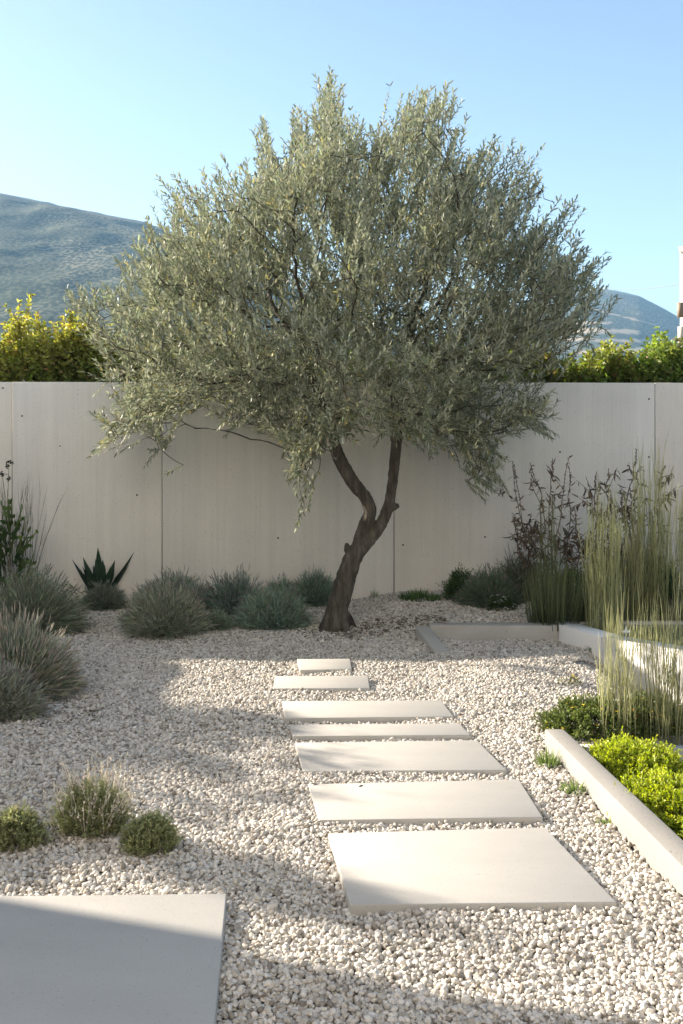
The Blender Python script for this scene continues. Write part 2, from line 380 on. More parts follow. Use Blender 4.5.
# side wall and house wing beyond the left edge of the frame (they cast the long shadows)
SWX = -4.93
side = thing('side_wall', (SWX, 7.2, 0), 'pale concrete side wall meeting the long wall at the left', 'wall')
g = G(); g.box((SWX-.22, 5.65, -.2), (SWX, 8.74, WT-.005)); g.build('wall_panel', M_wall, side)
g = G(); g.box((SWX-.24, 5.62, WT-.003), (SWX+.02, 8.73, WT+.05)); g.build('coping', M_grey, side); settle(side)
house = thing('house', (-7, 0, 0), 'unseen white rendered house, flat roof shaped to shade the terrace slab, tall facade added to bounce light', 'house')
g = G(); g.box((-9, -6, -.2), (-5.6, 4.5, 2.6)); g.build('wall', M_white, house)
g = G(); g.prism([(-9.4, -6.2), (-3.88, -6.2), (-3.88, 5.31), (-8.38, 6.83), (-9.4, 7.17)], 2.62, 2.82); g.build('roof', M_grey, house)  # unseen roof, outline shaped so its edge shades the terrace slab and near gravel
g = G(); g.box((-5.59, -6, -.2), (13, -2.6, 8.0)); g.build('wall', M_white, house)  # facade behind the camera, added to bounce sunlight onto wall and plants
g = G(); g.box((-5.7, -6.1, 8.003), (13.1, -2.4, 8.2)); g.build('roof', M_grey, house)
for wx in (-1.5, 3.5, 8.5):
    g = G(); g.box((wx, -2.597, .1), (wx+1.6, -2.56, 2.3)); wf_ = g.build('window', M_grey, house)
    g = G(); g.box((wx+.08, -2.557, .18), (wx+1.52, -2.55, 2.22)); g.build('pane', M_dark, wf_)
g = G(); g.box((-5.597, .3, 0), (-5.55, 2.4, 2.2)); dr = g.build('door_frame', M_grey, house)
g = G(); g.box((-5.547, .4, .05), (-5.54, 2.3, 2.1)); g.build('pane', M_dark, dr); settle(house)

# ------------------------------------------------------------ stepping slabs
slabs = [
 ([(297, 659), (350, 658.5), (352, 669), (300, 670)], 'small farthest pale stepping slab nearest the olive tree'),
 ([(275, 676), (368, 675.5), (370, 688), (273, 688.5)], 'narrow pale stepping slab second from the olive tree'),
 ([(282, 701), (441, 700), (454, 716.5), (285, 718)], 'wide pale stepping slab third from the olive tree'),
 ([(290, 724.5), (459, 723), (471, 735), (293, 736)], 'thin strip of pale slab, fourth from the olive tree'),
 ([(295, 742.5), (477, 740), (507, 770), (303, 771)], 'pale stepping slab fifth from the olive tree, middle of the path'),
 ([(308, 784), (519, 779), (543, 817), (319, 820)], 'broad pale stepping slab second nearest in the path'),
 ([(328, 833), (545, 827), (617, 902), (350, 904.5)], 'largest nearest sunlit slab of the stepping path'),
]
slab_polys = []
def make_slab(corners, label, zt=.024, th=.05, name='stepping_slab', group='stepping slabs laid in the gravel'):
    P = [at(a, b, zt) for a, b in corners]
    P = [P[3], P[2], P[1], P[0]]
    c = sum(P)/4; g = G(); g.prism([(p[0]-c[0], p[1]-c[1]) for p in P], -th, 0)
    ob = g.build(name, M_slab); ob.location = c
    bv = ob.modifiers.new('b', 'BEVEL'); bv.width = .004; bv.segments = 2
    tag(ob, label, 'paving slab', group); slab_polys.append([(p[0], p[1]) for p in P])
for c_, l_ in slabs: make_slab(c_, l_)
p0 = at(227, 893, .04); p1 = at(-30, 898, .04)
PL = [(p0[0], p0[1]), (p1[0]-1.3, p1[1]-.02), (p1[0]-1.3, 1.2), (at(222, 1024, .04)[0]+.08, 1.2)]
g = G(); g.prism([PL[i] for i in (3, 0, 1, 2)], -.03, .04)
o = g.build('terrace_slab', M_slab); bv = o.modifiers.new('b', 'BEVEL'); bv.width = .005; bv.segments = 2
tag(o, 'large smooth terrace slab half in shade in the bottom left corner', 'paving slab'); slab_polys.append(PL)

# ------------------------------------------------------------ kerbs, pond
kL = [(.955, 5.08), (1.262, 2.2)]; kR = [(1.045, 5.08), (1.372, 2.2)]
g = G(); g.prism([kL[0], kL[1], kR[1], kR[0]], -.12, .10)
o = g.build('kerb', M_kerb); bv = o.modifiers.new('b', 'BEVEL'); bv.width = .006; bv.segments = 2
tag(o, 'pale concrete kerb edging the bright green planting bed at the right', 'kerb')
g = G(); g.prism([(1.047, 5.035), (1.6, 5.0), (1.6, 5.06), (1.047, 5.078)], -.12, .03); o = g.build('bed_edging', M_grey)
tag(o, 'short low grey edging strip running right from the end of the kerb', 'kerb')
# back beam
bx0 = at(446, 638)[0]; g = G(); g.prism([(bx0-.12, BEAM_D), (1.50, BEAM_D-.02), (1.50, BEAM_D+.1), (bx0-.12, BEAM_D+.1)], -.1, .105)
o = g.build('concrete_edging', M_grey); bv = o.modifiers.new('b', 'BEVEL'); bv.width = .005; bv.segments = 2
tag(o, 'long low grey concrete edging beam holding back the gravel right of the tree', 'kerb')
g = G(); g.prism([(bx0-.12, BEAM_D-.42), (bx0-.02, BEAM_D-.42), (bx0-.125, BEAM_D-.006), (bx0-.22, BEAM_D-.006)], -.1, [.012, .012, .098, .098])
o = g.build('concrete_edging', M_grey); bv = o.modifiers.new('b', 'BEVEL'); bv.width = .004; bv.segments = 2
tag(o, 'short sloping pale concrete end piece left of the long edging beam', 'kerb')
# pond
Z1 = .112
P0 = (1.506, 7.46); P1 = (1.70, 7.09); P2 = (3.1, 5.67)
pond = thing('raised_pond', (2.3, 7.2, 0), 'raised pond with pale rendered front wall behind the tall reeds', 'pond')
g = G(); g.prism([P0, P1, (1.83, 7.15), (1.62, 7.60), (1.503, 7.62)], -.3, Z1); o_ = g.build('wall', M_white, pond); bv = o_.modifiers.new('b', 'BEVEL'); bv.width = .004
g = G(); g.prism([(P1[0]+.004, P1[1]-.003), P2, (3.19, 5.76), (1.835, 7.146)], -.35, Z1-.002); o_ = g.build('wall', M_white, pond); bv = o_.modifiers.new('b', 'BEVEL'); bv.width = .004
g = G(); g.prism([(1.622, 7.602), (3.6, 7.602), (3.6, 7.66), (1.622, 7.66)], -.2, Z1-.004); g.build('rim', M_grey, pond); settle(pond)
g = G(); g.add([(1.80, 7.14, .09), (3.17, 5.77, .09), (3.6, 5.8, .09), (3.6, 7.603, .09), (1.63, 7.603, .09)], [[0, 1, 2, 3, 4]], (1, 1, 1))
tag(g.build('water', M_water), kind='structure')

# ------------------------------------------------------------ gravel
def inpoly(x, y, P):
    c = np.zeros(x.shape, bool); n = len(P)
    for i in range(n):
        x0, y0 = P[i]; x1, y1 = P[(i+1) % n]
        c ^= ((y0 > y) != (y1 > y)) & (x < (x1-x0)*(y-y0)/(y1-y0+1e-12)+x0)
    return c
def shrink(P, s):
    P = np.array(P); c = P.mean(0); d = P-c; return [tuple(p) for p in c+d*(1-s/np.linalg.norm(d, axis=1, keepdims=True))]
pts = []
for layer, (sp_, dz) in enumerate(((.0117, -.004), (.0195, .004))):
    gx, gy = np.meshgrid(np.arange(-4.3, 4.3, sp_), np.arange(2.3, 9.2, sp_)); gx = gx.ravel(); gy = gy.ravel()
    k = (np.abs(gx) < .335*gy+.45); gx = gx[k]; gy = gy[k]
    gx = gx+rs.randn(len(gx))*sp_*.35; gy = gy+rs.randn(len(gx))*sp_*.35
    k = gy < wy(gx)-.01
    for P in slab_polys: k &= ~inpoly(gx, gy, shrink(P, .012 if layer == 0 else -.004))
    kx_ = .955+(5.08-gy)*.1065
    k &= ~((gx > kx_-.006) & (gy < 5.09))
    k &= ~((gx > 1.62+.15*np.sin(gy*9)) & (gy > 5.0) & (gy < 7.15))
    k &= ~((gx > 1.5) & (gy > 7.05) & (gy < 7.68) & (gx > 1.5+(7.46-gy)*.52))
    k &= ~((gx > bx0-.1) & (gx < 1.5) & (np.abs(gy-BEAM_D-.05) < .06))
    k &= ~((gx > 1.9) & (gy > 7.6))
    gx = gx[k]; gy = gy[k]
    pts.append(np.stack([gx, gy, ground_h(gx, gy)+dz+rs.randn(len(gx))*.0025], -1))
ex = []
for P in slab_polys:
    A = np.array(P); m_ = 0
    for q in range(m_):
        i = rs.randint(4); f = rnd(); e = A[i]*(1-f)+A[(i+1) % 4]*f; e = e+(A.mean(0)-e)*uni(.01, .12)
        if abs(e[0]) < .36*e[1]+.1 and e[1] > 2.4: ex.append([e[0], e[1], .030 if P is not PL else .046])
pts = np.concatenate(pts); n = len(pts); print('gravel stones', n)
me = bpy.data.meshes.new('gravel'); me.vertices.add(n); me.vertices.foreach_set('co', pts.astype(np.float32).ravel())
def vattr(nm, typ, arr, key):
    a = me.attributes.new(nm, typ, 'POINT'); a.data.foreach_set(key, arr.ravel())
sz = np.exp(rs.randn(n)*.24)*.0073
scl = np.stack([sz*uni(.85, 1.35, n), sz*uni(.75, 1.1, n), sz*uni(.62, .95, n)], -1).astype(np.float32)
vattr('scl', 'FLOAT_VECTOR', scl, 'vector')
vattr('rot', 'FLOAT_VECTOR', np.stack([rs.randn(n)*.45, rs.randn(n)*.45, uni(0, 6.28, n)], -1).astype(np.float32), 'vector')
vattr('pid', 'INT', rs.randint(0, 8, n).astype(np.int32), 'value')
gob = bpy.data.objects.new('gravel', me); COL.objects.link(gob); me.materials.append(M_gravel)
tag(gob, 'pale cream and grey gravel of small stones covering the garden floor', 'gravel', kind='stuff')
ng = bpy.data.node_groups.new('gravel', 'GeometryNodeTree')
ng.interface.new_socket('Geometry', in_out='INPUT', socket_type='NodeSocketGeometry'); ng.interface.new_socket('Geometry', in_out='OUTPUT', socket_type='NodeSocketGeometry')
gi = ng.nodes.new('NodeGroupInput'); go = ng.nodes.new('NodeGroupOutput'); L = ng.links.new
join = ng.nodes.new('GeometryNodeGeometryToInstance')
for i in range(8):
    ic = ng.nodes.new('GeometryNodeMeshIcoSphere'); ic.inputs['Radius'].default_value = 1; ic.inputs['Subdivisions'].default_value = 2
    po = ng.nodes.new('GeometryNodeInputPosition')
    ad = ng.nodes.new('ShaderNodeVectorMath'); ad.operation = 'ADD'; ad.inputs[1].default_value = (i*7.3, i*3.1, i*1.7); L(po.outputs[0], ad.inputs[0])
    no = ng.nodes.new('ShaderNodeTexNoise'); no.inputs['Scale'].default_value = .8; no.inputs['Detail'].default_value = 1; L(ad.outputs[0], no.inputs['Vector'])
    sb = ng.nodes.new('ShaderNodeVectorMath'); sb.operation = 'SUBTRACT'; sb.inputs[1].default_value = (.5, .5, .5); L(no.outputs['Color'], sb.inputs[0])
    sc_ = ng.nodes.new('ShaderNodeVectorMath'); sc_.operation = 'SCALE'; sc_.inputs['Scale'].default_value = 1.35; L(sb.outputs[0], sc_.inputs[0])
    st = ng.nodes.new('GeometryNodeSetPosition'); L(ic.outputs['Mesh'], st.inputs['Geometry']); L(sc_.outputs[0], st.inputs['Offset'])
    sm = ng.nodes.new('GeometryNodeSetMaterial'); sm.inputs['Material'].default_value = M_gravel; L(st.outputs[0], sm.inputs[0])
    ss = ng.nodes.new('GeometryNodeSetShadeSmooth'); ss.inputs['Shade Smooth'].default_value = (i % 3 != 0); L(sm.outputs[0], ss.inputs[0])
    L(ss.outputs[0], join.inputs[0])
def nattr(nm, typ):
    a = ng.nodes.new('GeometryNodeInputNamedAttribute'); a.data_type = typ; a.inputs['Name'].default_value = nm
    return [s for s in a.outputs if s.enabled and s.name == 'Attribute'][0]
iop = ng.nodes.new('GeometryNodeInstanceOnPoints'); iop.inputs['Pick Instance'].default_value = True
L(gi.outputs[0], iop.inputs['Points']); L(join.outputs[0], iop.inputs['Instance'])
L(nattr('pid', 'INT'), iop.inputs['Instance Index'])
e2r = ng.nodes.new('FunctionNodeEulerToRotation'); L(nattr('rot', 'FLOAT_VECTOR'), e2r.inputs[0]); L(e2r.outputs[0], iop.inputs['Rotation'])
L(nattr('scl', 'FLOAT_VECTOR'), iop.inputs['Scale']); L(iop.outputs[0], go.inputs[0])
gm = gob.modifiers.new('gravel', 'NODES'); gm.node_group = ng

# ------------------------------------------------------------ olive tree
TD = 7.85
def T(px, py, dd=0): return pt(px, py, TD+dd)
outline = [(70,292),(85,284),(100,300),(108,286),(120,262),(134,270),(150,224),(160,246),(168,215),(176,176),(186,208),(200,192),(210,206),(222,170),(231,200),(242,166),(250,190),(261,122),(271,158),(282,172),(297,106),(309,128),(327,70),(338,118),(350,132),(358,118),(368,140),(382,124),(396,134),(412,94),(424,98),(430,110),(447,97),(452,132),(463,176),(474,166),(489,142),(497,186),(507,214),(520,147),(530,166),(536,216),(552,232),(573,193),(577,236),(584,268),(606,264),(600,290),(590,302),(606,326),(588,342),(568,362),(552,372),(545,392),(550,430),(528,436),(508,440),(498,460),(502,486),(480,486),(466,462),(450,448),(430,456),(404,446),(384,440),(360,434),(342,444),(320,456),(306,470),(302,498),(290,490),(288,456),(270,440),(250,438),(226,432),(200,414),(182,420),(172,460),(160,458),(150,434),(112,440),(88,448),(100,434),(118,420),(112,400),(96,376),(92,350),(84,322)]
opoly = np.array(outline, float)
def in_outline(P, grow=0):
    px, py = proj(P); return inpoly(px, py, outline)
CZ = CAMH+(HOR-300)/FPX*TD; CXw = 0.0
ctr = np.array([(338-CX)/FPX*TD, TD, CZ-.1])
def in_vol(P):
    d = (P-ctr)/np.array([1.95, 1.55, 1.75])
    return in_outline(P) & (np.abs(d[:, 1]) < np.sqrt(np.clip(1.12-np.abs(d[:, 0])**2.3-np.abs(d[:, 2])**2.6, 0, 1)))
att = np.stack([uni(-2.1, 2.1, 60000), uni(TD-1.6, TD+1.6, 60000), uni(1.0, 4.2, 60000)], -1)
att = att[in_vol(att)]
# a little emptier in clumps
q = np.array([mnoise.noise(Vector(tuple(a*1.7))) for a in att[:12000]]); att = att[:12000][q > -.28][:3000]
seedpaths = {
 'stemR': [T(397, 410), T(398, 380, .02), T(405, 350, .08), T(415, 315, .1)],
 'stemL': [T(331, 428), T(322, 400, -.05), T(310, 370, -.1), T(300, 335, -.12)],
}
nodes = []; par = []
def addpath(P):
    for i, p in enumerate(P):
        nodes.append(np.array(p)); par.append(-1 if i == 0 else len(nodes)-2)
for k_ in seedpaths: addpath(seedpaths[k_])
nodes = [n_ for n_ in nodes]
step = .085; alive = np.ones(len(att), bool)
for it in range(75):
    A = att[alive]
    if len(A) < 30: break
    NN = np.array(nodes)
    d2 = ((A[:, None]-NN[None])**2).sum(-1); near = d2.argmin(1); dm = np.sqrt(d2.min(1))
    act = dm < 3
    new = []
    for k in np.unique(near[act]):
        v_ = nrm(A[(near == k) & act]-NN[k]).sum(0); v_ = v_/max(np.linalg.norm(v_), 1e-6)
        v_ = v_+rs.randn(3)*.22+np.array([0, 0, .08]); v_ /= np.linalg.norm(v_)
        new.append((k, NN[k]+v_*step))
    for k, p_ in new: nodes.append(p_); par.append(k)
    NN2 = np.array([p_ for _, p_ in new]); idxa = np.where(alive)[0]
    dd = np.sqrt(((att[idxa][:, None]-NN2[None])**2).sum(-1)).min(1); alive[idxa[dd < .13]] = False
NN = np.array(nodes); par = np.array(par); nn_ = len(NN); print('branch nodes', nn_)
kids = [[] for _ in range(nn_)]
for i, p_ in enumerate(par):
    if p_ >= 0: kids[p_].append(i)
area = np.zeros(nn_)
for i in range(nn_-1, -1, -1):
    area[i] += .0022**2.0*(1 if not kids[i] else .02)
    if par[i] >= 0: area[par[i]] += area[i]
rad = np.sqrt(area); print('root radii', rad[0], rad[4])
rad = np.minimum(rad*1.0, .06)
tree = thing('olive_tree', T(333, 629)*np.array([1, 1, 0])+np.array([0, 0, .0]), 'lone olive tree with a leaning forked trunk and silvery green crown', 'tree')
# trunk: fused tubes
gt = G()
def trunk_tube(pts_, rads, n=20, ridge=.10, seed=0):
    P = np.array(pts_); K0 = len(P); u = np.linspace(0, K0-1, (K0-1)*7+1)
    # catmull-rom
    def cr(A):
        A = np.array(A, float).reshape(K0, -1); out = []
        for uu in u:
            i = min(int(uu), K0-2); f = uu-i; a = A[max(i-1, 0)]; b_ = A[i]; c_ = A[i+1]; d_ = A[min(i+2, K0-1)]
            out.append(.5*((2*b_)+(-a+c_)*f+(2*a-5*b_+4*c_-d_)*f*f+(-a+3*b_-3*c_+d_)*f**3))
        return np.array(out)
    Q = cr(P); rr = cr(rads)[:, 0]; K = len(Q); Tn = nrm(np.gradient(Q, axis=0))
    A = nrm(np.cross(Tn, np.array([0, 1, 0.]))); B = np.cross(Tn, A); an = np.arange(n)*2*np.pi/n
    V = np.zeros((K, n, 3))
    for k in range(K):
        for j in range(n):
            tw = an[j]+k*.05+seed
            r_ = rr[k]*(1+ridge*math.sin(3*tw+seed)+ridge*.6*math.sin(5*tw+1.3)+.09*mnoise.noise(Vector((Q[k, 0]*9+seed, Q[k, 2]*7, j*.5))))
            V[k, j] = Q[k]+(A[k]*math.cos(an[j])+B[k]*math.sin(an[j]))*r_
    ix = np.arange(K*n).reshape(K, n); F = np.stack([ix[:-1], np.roll(ix, -1, 1)[:-1], np.roll(ix, -1, 1)[1:], ix[1:]], -1).reshape(-1, 4)
    gt.add(V, F, (1, 1, 1)); k0 = gt.n-K*n
    gt.F.append(np.array([[k0+i for i in range(n)][::-1]])); gt.F.append(np.array([[k0+(K-1)*n+i for i in range(n)]]))
pm = TD/FPX
trunk_tube([T(332, 640), T(333, 629), T(336, 612), T(341, 595), T(347, 572), T(354, 556), T(363, 543), T(372, 532)], [15.5*pm, 13.2*pm, 10.8*pm, 10.4*pm, 9.4*pm, 8.8*pm, 7.2*pm, 4.5*pm], seed=.3)
trunk_tube([T(355, 560), T(358, 543), T(364, 528), T(370, 512), T(365, 498), T(354, 484), T(346, 470), T(339, 457), T(333, 440), T(327, 418), T(319, 388)], [5*pm, 5.8*pm, 6.3*pm, 6.6*pm, 6.3*pm, 6.6*pm, 6.6*pm, 6.3*pm, 6.3*pm, 5.8*pm, 4.5*pm], seed=1.7, n=16, ridge=.07)
trunk_tube([T(359, 554), T(371, 539), T(382, 522), T(389, 504), T(392, 485), T(395, 460), T(397, 432), T(396, 405), T(399, 372, .02)], [5*pm, 5.8*pm, 5.8*pm, 5.5*pm, 5.3*pm, 5.3*pm, 5.5*pm, 5.3*pm, 4.3*pm], seed=4.1, n=16, ridge=.05)
# knots, stubs, root flare lobes
trunk_tube([T(353, 560), T(348, 550), T(346, 543)], [4.6*pm, 3.8*pm, 1.6*pm], n=10)
trunk_tube([T(388, 510), T(395, 507), T(399, 505)], [5*pm, 3.5*pm, 2*pm], n=10)
trunk_tube([T(367, 510), T(373, 509), T(375.5, 508)], [5*pm, 3.5*pm, 1.5*pm], n=10)
trunk_tube([T(337, 605), T(328, 622, -.03), T(320, 633, -.06)], [6*pm, 4.5*pm, 2.5*pm], n=10)
trunk_tube([T(340, 600), T(343, 620, -.06), T(348, 634, -.12)], [7*pm, 5*pm, 3*pm], n=10)
trunk_tube([T(338, 605, .04), T(350, 622, .06), T(358, 634, .08)], [6*pm, 4*pm, 2*pm], n=10)
trk = gt.build('trunk', M_bark, tree, smooth=True)
rm = trk.modifiers.new('fuse', 'REMESH'); rm.mode = 'VOXEL'; rm.voxel_size = .0075; rm.use_smooth_shade = True
smo = trk.modifiers.new('smooth', 'SMOOTH'); smo.factor = .5; smo.iterations = 3
tx = bpy.data.textures.new('bark', 'CLOUDS'); tx.noise_scale = .045; tx.noise_depth = 3
dp = trk.modifiers.new('bark', 'DISPLACE'); dp.texture = tx; dp.strength = .014; dp.mid_level = .5; dp.texture_coords = 'LOCAL'
# limbs
gb = G()
ch_done = np.zeros(nn_, bool)
chains = []
for i in range(nn_):
    if par[i] < 0 or len(kids[par[i]]) > 1 and i != max(kids[par[i]], key=lambda k: rad[k]):
        c_ = ([par[i]] if par[i] >= 0 else [])+[i]; j = i
        while kids[j]:
            j = max(kids[j], key=lambda k: rad[k]); c_.append(j)
        chains.append(c_)
for c_ in chains:
    if len(c_) < 2: continue
    r_ = rad[c_].copy(); r_[0] = min(r_[0], r_[1]*1.15)
    gb.tubes(NN[c_][None], np.maximum(r_, .0028)[None], 7 if r_[0] > .015 else 4, (1, 1, 1))
gb.build('branches', M_bark, tree, smooth=True)
# shoots and leaves
cand = np.where(rad < .012)[0]
gs = G(); gl = G(); nleaf = 0
NS = 5600
ci = cand[rs.randint(0, len(cand), NS*2)]
P0s = NN[ci]+rs.randn(NS*2, 3)*.06
out = nrm((P0s-ctr)*np.array([1, 1, .6]))
up = np.array([0, 0, 1.])
hrel = (P0s[:, 2]-(ctr[2]-1.2))/2.4
hrel = np.clip(hrel, 0, 1)[:, None]
D = nrm(out*.65+up*(.05+1.35*hrel)+rs.randn(NS*2, 3)*.36)
Ls = uni(.12, .32, NS*2)
tips = P0s+D*Ls[:, None]
gap = np.array([mnoise.noise(Vector((p_[0]*2.6, p_[1]*2.6+3, p_[2]*2.2))) for p_ in P0s])
oo = nrm((P0s-ctr)*np.array([1, .0, 1]))
ok = ((gap > -.10) | (rnd(NS*2) < .18)) & in_outline(P0s) & (in_outline(P0s+oo*np.where(P0s[:, 2:3] > ctr[2]-.55, .20, .02)+D*Ls[:, None]*.6) | (rnd(NS*2) < .16)) & (in_outline(tips) | (rnd(NS*2) < .03))
P0s, D, Ls = P0s[ok][:NS], D[ok][:NS], Ls[ok][:NS]
# long upright shoots that make the spiky outline
spk = [(262,122),(300,108),(327,72),(412,97),(428,94),(446,98),(490,144),(521,148),(574,194),(176,178),(216,174),(150,232),(72,292),(598,262),(604,284),(602,330),(540,182),(356,122),(385,130),(245,172),(195,190),(130,262),(98,440),(168,452),(302,494),(490,484),(548,428),(455,132),(340,96),(285,150),(108,290),(560,212),(590,250),(470,160),(505,190)]
sp0, spd, spl = [], [], []
for (x_, y_) in spk:
    for r_ in range(9):
        tip = T(x_+rs.randn()*(6 if r_ else 1), y_+abs(rs.randn())*(14 if r_ else 1), rs.randn()*.35)
        dirn = nrm(np.array([(x_-338)*.0034, rs.randn()*.15, .95 if y_ < 400 else -.35])+rs.randn(3)*.08)
        l_ = uni(.3, .5) if y_ < 400 else uni(.12, .28); sp0.append(tip-dirn*l_); spd.append(dirn); spl.append(l_)
lk = []
keep_ = []
for qi_, q_ in enumerate(sp0):
    j_ = np.argmin(((NN-q_)**2).sum(1))
    if np.linalg.norm(NN[j_]-q_) > .22: continue
    keep_.append(qi_); t_ = np.linspace(0, 1, 5)[:, None]; lk.append(NN[j_]*(1-t_)+q_*t_+np.sin(t_*np.pi)*rs.randn(1, 3)*.02)
gs.tubes(np.array(lk), np.tile(np.linspace(.0035, .0024, 5), (len(lk), 1)), 4, (.14, .13, .09))
sp0 = [sp0[i_] for i_ in keep_]; spd = [spd[i_] for i_ in keep_]; spl = [spl[i_] for i_ in keep_]
tn = np.array([i_ for i_ in range(nn_) if not kids[i_]]); tn = tn[in_outline(NN[tn])]; tn = np.concatenate([tn, tn]); print('terminal', len(tn))
to = nrm((NN[tn]-ctr)*np.array([1, 1, .6])); P0s = np.concatenate([P0s, NN[tn]]); D = np.concatenate([D, nrm(to*.6+up*.6+rs.randn(len(tn), 3)*.35)]); Ls = np.concatenate([Ls, uni(.09, .18, len(tn))])
P0s = np.concatenate([P0s, sp0]); D = np.concatenate([D, spd]); Ls = np.concatenate([Ls, spl])
droop = up*np.where(D[:, 2:3] < .1, -.05, .22)+rs.randn(len(P0s), 3)*.13; droop[-len(sp0):] *= .25
SC = curves(P0s, D, Ls, droop, 5)
gs.tubes(SC, np.tile(np.linspace(.0024, .001, 5), (len(P0s), 1)), 3, (.16, .15, .10), (.22, .24, .13))
gs.build('twigs', M_stalk, tree)
per = 9.0
for kpair in range(26):
    tt = (kpair+.5)*.0185/Ls
    m_ = tt < 1.02
    if not m_.any(): break
    m_ &= rnd(len(Ls)) < .93
    pos, tan = cev(SC[m_], tt[m_][:, None]); pos = pos[:, 0]; tan = tan[:, 0]
    ref = nrm(np.cross(tan, nrm(rs.randn(1, 3))*0+np.array([[.3, .9, .2]]))); ref2 = np.cross(tan, ref)
    a_ = kpair*np.pi/2
    sdv = ref*math.cos(a_)+ref2*math.sin(a_)
    for sgn in (-1, 1):
        dv = nrm(tan*uni(.75, 1.25, len(pos), 1)+sdv*sgn*uni(.35, .8, len(pos), 1)+rs.randn(len(pos), 3)*.15)
        n_ = len(pos)
        mixk = rnd(n_, 1); col = np.array([.115, .135, .082])*(1-mixk)+np.array([.27, .285, .185])*mixk
        yel = rnd(n_) < .05; col[yel] = [.30, .27, .10]
        gl.leaves(pos, dv, uni(.038, .060, n_)*(1-.35*np.clip(tt[m_]-.7, 0, 1)), uni(.0100, .0142, n_), col, .18, facing=up+out[0]*0)
        nleaf += n_
print('olive leaves', nleaf)
crown = gl.build('crown', M_leaf, tree)
settle(tree)

# ------------------------------------------------------------ plant builders
def zg(x, y): return float(ground_h(x, y))
def base_px(px, py, dz=0):
    p_ = at(px, py); p_ = at(px, py, zg(p_[0], p_[1])); return np.array([p_[0], p_[1], zg(p_[0], p_[1])])
def dome(n, rx, ry, spread=1.15, asym=0):
    """stalk origins near centre and directions over a hemisphere"""
    az = uni(0, 2*np.pi, n); u = np.sqrt(rnd(n)); pol = u*spread
    D = np.stack([np.sin(pol)*np.cos(az), np.sin(pol)*np.sin(az), np.cos(pol)], -1)
    O = np.stack([np.cos(az)*u*rx*.35, np.sin(az)*u*ry*.35, 0*az], -1)
    return O, D, u
def lavender(px, py, wpx, hpx, label, n=1500, c0=(.05, .07, .045), c1=(.19, .22, .17), tipc=(.34, .28, .27), tips=.5, group='lavender mounds by the long wall', lean=(0, 0), name='lavender', needle=6, depth=.85, cat='shrub', stiff=.25, wid=.0022):
    c0 = tuple(np.array(c0)*1.7); c1 = tuple(np.array(c1)*1.9)
    b = base_px(px, py); s_ = b[1]/FPX; rx = wpx*s_/2; h = hpx*s_; b[1] += rx*depth*.6; b[2] = zg(b[0], b[1])-.01
    th = thing(name, b, label, cat, group)
    O, D, u = dome(n, rx, rx*depth, 1.3)
    ell = 1/np.sqrt((D[:, 0]**2+D[:, 1]**2/depth**2)/rx**2+D[:, 2]**2/h**2)
    L_ = ell*uni(.66, 1.04, n); L_ -= np.linalg.norm(O[:, :2], axis=1)*.5
    bend = rs.randn(n, 3)*.10+np.array([lean[0], lean[1], -stiff]); bend[:, 2] += stiff*.8*(1-u)
    D2 = nrm(D+np.array([0, 0, stiff*1.0])*u[:, None]+rs.randn(n, 3)*.06)
    P = curves(b+O, D2, L_, bend*np.array([.6, .6, 1])*u[:, None], 6)
    P[..., 2] = np.maximum(P[..., 2], b[2]+.01)
    g = G(); wdt = np.array([1, 1, 1, .9, .7, .3])*wid
    kd = rnd(n) < .06
    g.ribbons(P[~kd], np.tile(wdt, ((~kd).sum(), 1))*uni(.8, 1.4, (~kd).sum(), 1), c0, c1, .25)
    g.ribbons(P[kd]*1.0, np.tile(wdt, (kd.sum(), 1)), (.14, .11, .08), (.34, .29, .21), .25)
    ls = max(.012, h*.09)
    for k in range(needle):
        t_ = uni(.3, .98, n, 1); pos, tan = cev(P, t_); pos = pos[:, 0]; tan = tan[:, 0]
        t1 = t_; colr = np.array(c0)*(1-t1)+np.array(c1)*t1
        g.leaves(pos, nrm(tan+rs.randn(n, 3)*.38), uni(.7, 1.3, n)*ls*1.6, wid*2.3, colr, .22)
    if tips > 0:
        k = (rnd(n) < tips*np.clip(1.2-u*.6, 0, 1)); Q = P[k]; m_ = len(Q)
        if m_ > 3:
            tan = nrm(Q[:, -1]-Q[:, -2]); st = Q[:, -1]; SPK = curves(st, tan, uni(.5, 1.2, m_)*h*.16, rs.randn(m_, 3)*.08, 4)
            g.tubes(SPK, np.tile([wid*.6, wid*1.5, wid*1.4, wid*.4], (m_, 1)), 3, tuple(np.array(tipc)*.7), tipc, .2)
    g.build('foliage', M_stalk, th); settle(th); return th
